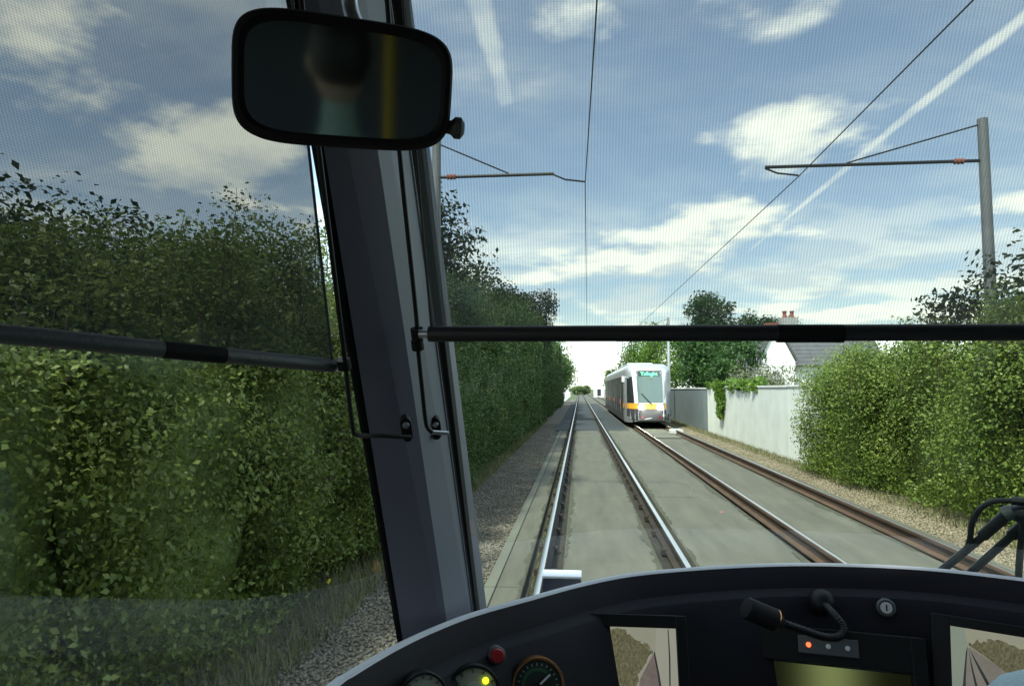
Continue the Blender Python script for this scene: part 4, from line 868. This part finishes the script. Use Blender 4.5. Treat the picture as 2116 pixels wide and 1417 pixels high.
for j in range(ny):
    for i in range(nx): k = j * (nx + 1) + i; fs.append((k, k + 1, k + nx + 2, k + nx + 1))
cloth('cloth', vs, fs, uv, 'blind_cloth_side', sbd)
tube_obj('bottom_bar', [A, B], .0078, 'blind_bar_grey', sbd, 16); tube_obj('hem', [A + Ut * .004, A + Ut * Lh2], .0016, 'blind_bar_grey', sbd, 6)
dd = (A - B).normalized(); tube_obj('end_pin', [A, A + dd * .013], .0062, 'white_paint', sbd, 14)
m1, m2 = A.lerp(B, .345), A.lerp(B, .50); tube_obj('grip_sleeve', [m1, m2], .0083, 'rubber', sbd, 16)

# guide rods with their brackets and clips
def guide(name, pts, label, clips, br, m='rod_black', tail=None):
    r = empty(name, pts[-1], label, 'rod', 'blind guide rods'); c = cr(pts, 6); tube_obj('rod', c, .0028, m, r, 10)
    if tail: tube_obj('foot', tail, .0029, 'steel', r, 10)
    for p, ax in clips:
        G().tube([p - ax * .006, p + ax * .006], .0078, 14).build('clip', 'plastic_black', r, True)
    o, rr, uu, nn = br; G().prism(br, [(x * .0085, y * .0175) for x, y in [(cos(t) if abs(cos(t)) < .8 else .8 * np.sign(cos(t)), sin(t)) for t in np.linspace(0, 2 * pi, 20, endpoint=False)]], -.008, .003).build('bracket', 'plastic_black', r, bevel=.001)
    G().lathe(shift(br, 0, .007, .003), [(.0045, 0), (.004, .002), (.0015, .0028)], 16).build('screw', 'steel', r, True)
    G().lathe(shift(br, 0, -.009, .003), [(.0045, 0), (.004, .006)], 16).build('rod_socket', 'plastic_black', r, True)
    return r
def rk(u, v, y): return onrake(u, v, y)
Y1 = 1.30 * PK
bn = (e_sp[0] - e_sp[1]).normalized()
def brf(u, v, y): o = rk(u, v, y); n = (EYE - o).normalized(); r_ = bn.cross(n).normalized(); n = r_.cross(bn).normalized(); return (o, r_, bn, n)
pr = [rk(797, -40, Y1), rk(826, 318, Y1), rk(859, 640, Y1), rk(864, 720, Y1), rk(873, 810, Y1), rk(879, 866, Y1), rk(884, 884, Y1), rk(893, 893, Y1)]
guide('blind_guide_rod', pr, 'thin guide rod running down beside the windscreen edge', [(rk(862, 688, Y1), bn), (rk(863, 712, Y1), bn)], brf(901, 884, 1.37 * PK), tail=[rk(891, 892.5, Y1), rk(926, 895, Y1 + .01)])
Y2 = 1.20 * PK
pr2 = [rk(618, -40, Y2), rk(660, 317, Y2), rk(690, 560, Y2), rk(713, 745, Y2), rk(722, 830, Y2), rk(728, 878, Y2), rk(731, 893, Y2), rk(740, 899, Y2), rk(790, 900, Y2), rk(850, 903, Y2 + .02)]
guide('blind_guide_rod', pr2, 'thin guide rod beside the side window, bent across the pillar', [(rk(711, 752, Y2), bn)], brf(840, 886, 1.25 * PK))

# ---- driver's mirror
MC = ony(712, 171, .52); hm = ony(700, 148, .515); HEAD = Vector((.12, -.95, CZ + .09)); mn_ = ((EYE - hm).normalized() + (HEAD - hm).normalized()).normalized(); mr = Vector((0, 0, 1)).cross(mn_).normalized(); mu = mn_.cross(mr); ro = radians(-1.6); mr, mu = mr * cos(ro) + mu * sin(ro), mu * cos(ro) - mr * sin(ro)
MK = (MC - EYE).dot(FW) / F * .975; mf = (MC, mr, mu, mn_)
def sup(a, b, n=64, e=4.6):
    out = []
    for i in range(n):
        t = 2 * pi * i / n; c, s = cos(t), sin(t); x = np.sign(c) * abs(c) ** (2 / e) * a; y = np.sign(s) * abs(s) ** (2 / e) * b * (1 - .045 * x / a); out.append((x * MK, y * MK))
    return out
mir = empty('driver_mirror', MC, 'black framed interior mirror reflecting the dim cab', 'mirror')
g = G(); o1, o2, i1 = sup(228, 132), sup(222, 126), sup(205, 110)
def rw(p, z): return [MC + mr * x + mu * y + mn_ * z for x, y in p]
g.loft([rw(sup(196, 102), -.030), rw(sup(220, 124), -.026), rw(o1, -.012), rw(o1, -.002), rw(o2, .004), rw(sup(212, 117), .005), rw(i1, .001), rw(sup(203, 108), -.003)], True); n = 64
g.f.append(tuple(reversed(range(n)))); g.build('frame', 'rubber', mir, True)
G().prism(mf, sup(204, 109), -.004, -.0022).build('mirror_glass', 'mirror', mir)
st0 = MC - mn_ * .028; tube_obj('stem', cr([st0, st0 + Vector((.0, .03, .06)), ony(722, 5, .60), ony(712, -180, .58), ony(708, -330, .55)], 6), .0075, 'steel', mir, 12)
kn = MC + mr * 232 * MK - mu * 68 * MK - mn_ * .008; G().lathe((kn, mn_, mu, mr), [(.004, -.01), (.006, 0), (.009, .003), (.009, .008), (.005, .011)], 18).build('knob', 'blind_bar_grey', mir, True)

# ---- wiper and marker outside the glass
wp = empty('windscreen_wiper', ony(2160, 1200, 1.5), 'black twin arm windscreen wiper with hose at the lower corner', 'wiper')
def wg(u, v, off):
    h = WB.ray_cast(EYE, ray(u, v).normalized())[0]
    if h is None: h = ony(u, v, 1.38)
    return h + ray(u, v).normalized() * off
tube_obj('arm', [wg(1925, 1195, .05), wg(2030, 1108, .05), wg(2036, 1100, .05)], .0075, 'rod_black', wp); tube_obj('arm_sleeve', [wg(2030, 1107, .05), wg(2085, 1058, .05)], .0105, 'rod_black', wp, 12)
tube_obj('arm', [wg(1980, 1205, .06), wg(2095, 1102, .06)], .0075, 'rod_black', wp); tube_obj('arm_sleeve', [wg(2090, 1106, .06), wg(2135, 1068, .06)], .0105, 'rod_black', wp, 12)
G().tube([wg(2078, 1062, .045), wg(2095, 1054, .045)], [.014, .012], 14).build('pivot', 'blind_bar_grey', wp, True)
G().tube([wg(2088, 1058, .05), wg(2112, 1062, .05), wg(2145, 1060, .05)], [.012, .02, .018], 12).build('carrier', 'rod_black', wp, True)
tube_obj('blade', [wg(2104, 1200, .04), wg(2108, 1140, .04), wg(2117, 1070, .04), wg(2126, 1030, .04)], .006, 'rod_black', wp)
tube_obj('hose', cr([wg(1994, 1140, .045), wg(2004, 1115, .045), wg(2009, 1080, .045), wg(2025, 1052, .045), wg(2050, 1036, .045), wg(2088, 1034, .045), wg(2140, 1036, .045)], 8), .0052, 'rod_black', wp)
tube_obj('hose_joint', [wg(2090, 1034, .044), wg(2116, 1036, .044)], .0075, 'rod_black', wp)
mb = wg(1161, 1201, .09); k = (mb - EYE).dot(FW) / F; mk = empty('marker_block', mb, 'small navy block with a white top just outside the windscreen', 'block')
G().box((mb.x - 40 * k, mb.y, mb.z - .14), (mb.x + 40 * k, mb.y + .04, mb.z + 6 * k)).build('body', 'navy', mk, bevel=.003)
G().box((mb.x - 41 * k, mb.y - .004, mb.z + 6.2 * k), (mb.x + 41 * k, mb.y + .045, mb.z + 12 * k)).build('cap', 'white_paint', mk, bevel=.002)

# ---- rest of the cab shell
def st(o): return tag(o, kind='structure')
ZT = CZ + .70; ZF = .55; XL, XR = -.86, 1.56
st(G().box((XL - .05, -2.2, ZT), (XR + .05, .80, ZT + .08)).build('ceiling', 'headlining'))
st(G().box((XL - .05, -2.2, ZF - .08), (XR + .05, 1.05, ZF)).build('cab_floor', 'cab_wall'))
st(G().box((XL - .05, -2.25, ZF), (XR + .05, -2.2, ZT)).build('wall_rear', 'cab_wall'))
st(G().box((XR - .03, -2.2, ZF), (XR + .03, .50, ZT)).build('wall_right', 'cab_wall'))
for s, x in ((-1, XL),):
    nm = 'wall_left' if s < 0 else 'wall_right'
    st(G().box((x - .03, -2.2, ZF), (x + .03, .55 if s > 0 else .15, CZ - .75)).build(nm, 'cab_wall'))
    st(G().box((x - .03, -2.2, CZ + .45), (x + .03, .0, ZT)).build(nm, 'cab_wall'))
    st(G().box((x - .035, -1.5, CZ - .76), (x + .035, -1.2, CZ + .46)).build(nm, 'cab_wall'))
st(mesh('wall_front_left', [Vector((XL, .15, ZF)), Vector((-.33, 1.03, ZF)), Vector((-.33, 1.03, ZR - .16)), Vector((XL, .15, CZ - .74))], [(0, 1, 2, 3)], 'cab_wall'))
nose = G(); nose.loft([rimrow(-.05, ZR - .05), rimrow(-.12, ZR - .30), rimrow(-.20, ZR - .8), rimrow(-.18, .3)]); st(nose.build('nose_shell', 'silver', None, True))
def seen_in(u, v, p, n, y): d = ray(u, v).normalized(); h = EYE + d * ((p - EYE).dot(n) / d.dot(n)); r = d - n * (2 * d.dot(n)); return h + r * ((y - h.y) / r.y)
hq = seen_in(805, 130, MC, mn_, -1.35); HX, HY = hq.x, -1.35
hp_ = empty('handrail', (HX, HY, ZF), 'yellow upright handrail behind the driver', 'handrail'); tube_obj('pole', [(HX, HY, ZF), (HX, HY, ZT)], .018, 'yellow', hp_, 14)
for z in (ZF, ZT - .02): G().lathe((Vector((HX, HY, z)), Vector((1, 0, 0)), Vector((0, 1, 0)), Vector((0, 0, 1))), [(.04, 0), (.04, .012), (.02, .02)], 18).build('flange', 'steel', hp_, True)

# ---- people: the photographer (seen in the mirror) and the driver (sleeve at the corner)
def body(name, joints, edges, radii, parent, m, sub=2):
    me = bpy.data.meshes.new(name); me.from_pydata(joints, edges, []); o = link(name, me, m, parent)
    sk = o.modifiers.new('skin', 'SKIN'); sk.use_smooth_shade = True
    for i, r in enumerate(radii): v = me.skin_vertices[0].data[i]; v.radius = r if isinstance(r, tuple) else (r, r); v.use_root = i == 0
    s = o.modifiers.new('sub', 'SUBSURF'); s.levels = sub; s.render_levels = sub; return o
def blob(name, c, r, m, parent, sq=1.0):
    bm = bmesh.new(); bmesh.ops.create_icosphere(bm, subdivisions=3, radius=1); me = bpy.data.meshes.new(name)
    for v in bm.verts: v.co = Vector(c) + Vector((v.co.x * r[0], v.co.y * r[1], v.co.z * r[2] * (1 if v.co.z > 0 else sq)))
    bm.to_mesh(me); bm.free(); return link(name, me, m, parent, True)
def person(loc, pelvis, chest, neck, head, sh_w, arms, legs, label, shirt, fy=1):
    root = empty('person', loc, label, 'person'); P_, C_, N_, H_ = map(Vector, (pelvis, chest, neck, head)); J = [P_, P_.lerp(C_, .5), C_, N_, H_ - Vector((0, 0, .04))]; E_ = [(0, 1), (1, 2), (2, 3), (3, 4)]; Rd = [(.16, .12), (.15, .11), (.17, .12), .055, .05]
    for s, (el, wr) in zip((-1, 1), arms):
        k = len(J); shd = C_ + Vector((s * sh_w, 0, .10)); J += [shd, Vector(el), Vector(wr)]; E_ += [(2, k), (k, k + 1), (k + 1, k + 2)]; Rd += [.065, .047, .03]
    for s, (kn_, an, to_) in zip((-1, 1), legs):
        k = len(J); J += [P_ + Vector((s * .09, 0, -.03)), Vector(kn_), Vector(an), Vector(to_)]; E_ += [(0, k), (k, k + 1), (k + 1, k + 2), (k + 2, k + 3)]; Rd += [.085, .06, .045, .04]
    body('body', [tuple(j) for j in J], E_, Rd, root, shirt)
    hd = blob('head', H_ + Vector((0, 0, .03)), (.075, .095, .118), 'skin', root, 1.05)
    blob('hair', H_ + Vector((0, -.022 * fy, .055)), (.084, .094, .112), 'hair', root)
    blob('nose', H_ + Vector((0, .098 * fy, .015)), (.013, .018, .022), 'skin', hd)
    for s in (-1, 1):
        blob('ear', H_ + Vector((s * .076, -.005, .02)), (.012, .022, .032), 'skin', hd); blob('eye', H_ + Vector((s * .03, .082 * fy, .045)), (.012, .01, .007), 'ink', hd)
    G().obox((H_ + Vector((0, .089 * fy - .003, -.03)), Vector((1, 0, 0)), Vector((0, 0, 1)), Vector((0, 1, 0))), (-.022, -.004, 0), (.022, .004, .006)).build('mouth', 'red_plastic', hd)
    return root
def hand(c, d, s, root):
    c, d = Vector(c), Vector(d).normalized(); up = Vector((0, 0, 1)); r = d.cross(up).normalized(); J = [c, c + d * .045, c + d * .085]; E_ = [(0, 1), (1, 2)]; Rd = [(.026, .017), (.036, .016), (.036, .013)]
    h = body('hand', [tuple(j) for j in J], E_, Rd, root, 'skin')
    for i, (o, l) in enumerate(((-.027, .062), (-.009, .072), (.009, .068), (.026, .052))):
        a = c + d * .09 + r * o; body('finger', [tuple(a), tuple(a + d * l * .5 - up * .006), tuple(a + d * l * .75 - up * .022), tuple(a + d * l * .8 - up * .04)], [(0, 1), (1, 2), (2, 3)], [.009, .0085, .008, .007], h, 'skin')
    a = c + d * .03 - r * s * .03; body('thumb', [tuple(a), tuple(a + d * .025 - r * s * .022 - up * .008), tuple(a + d * .05 - r * s * .026 - up * .02)], [(0, 1), (1, 2)], [.011, .0095, .008], h, 'skin')
ph = person((.15, -.95, ZF), (.13, -.99, CZ - .66), (.13, -.97, CZ - .30), (.12, -.96, CZ - .09), (HEAD.x, HEAD.y, HEAD.z), .18,
            (((-.16, -.98, CZ - .50), (-.10, -.80, CZ - .62)), ((.42, -.98, CZ - .50), (.38, -.80, CZ - .62))), (((.03, -.97, CZ - 1.04), (.03, -.99, ZF + .08), (.02, -.89, ZF + .04)), ((.22, -.97, CZ - 1.04), (.22, -.99, ZF + .08), (.23, -.89, ZF + .04))), 'person with dark hair and pale shirt seen dimly in the mirror', 'shirt_green', -1)
dr = person((.50, -.05, ZF + .35), (.50, -.14, CZ - .74), (.50, -.02, CZ - .38), (.50, .0, CZ - .16), (.50, .04, CZ - .03), .17,
            (((.336, .595, CZ - .266), (.60, .74, CZ - .30)), ((.76, .2, CZ - .52), (.74, .52, CZ - .40))), (((.40, .32, CZ - .74), (.40, .42, ZF + .08), (.40, .54, ZF + .04)), ((.60, .32, CZ - .74), (.60, .42, ZF + .08), (.60, .54, ZF + .04))), 'driver whose pale blue sleeve shows at the dashboard corner', 'shirt_blue')
seat = empty('driver_chair', (.50, -.2, ZF), 'dark upholstered chair that the driver sits on', 'chair')
G().box((.27, -.38, CZ - .98), (.73, .12, CZ - .86)).build('cushion', 'trousers', seat, bevel=.04); G().box((.28, -.48, CZ - .86), (.72, -.37, CZ - .2)).build('backrest', 'trousers', seat, bevel=.04); G().tube([(.5, -.14, ZF), (.5, -.14, CZ - .97)], .05, 14).build('pedestal', 'dark_steel', seat, True)

rx = seen_in(310, 900, SP, SN, .05); hr2 = empty('handrail', (rx.x, .05, ZF), 'yellow upright handrail mirrored faintly in the side window', 'handrail'); tube_obj('pole', [(rx.x, .05, ZF), (rx.x, .05, ZT)], .02, 'yellow', hr2, 14)
hand((-.10, -.80, CZ - .62), (.1, .6, -.4), -1, ph); hand((.38, -.80, CZ - .62), (-.1, .6, -.4), 1, ph); hand((.60, .74, CZ - .30), (.8, .5, -.1), 1, dr); hand((.74, .52, CZ - .40), (.1, .9, -.1), 1, dr)
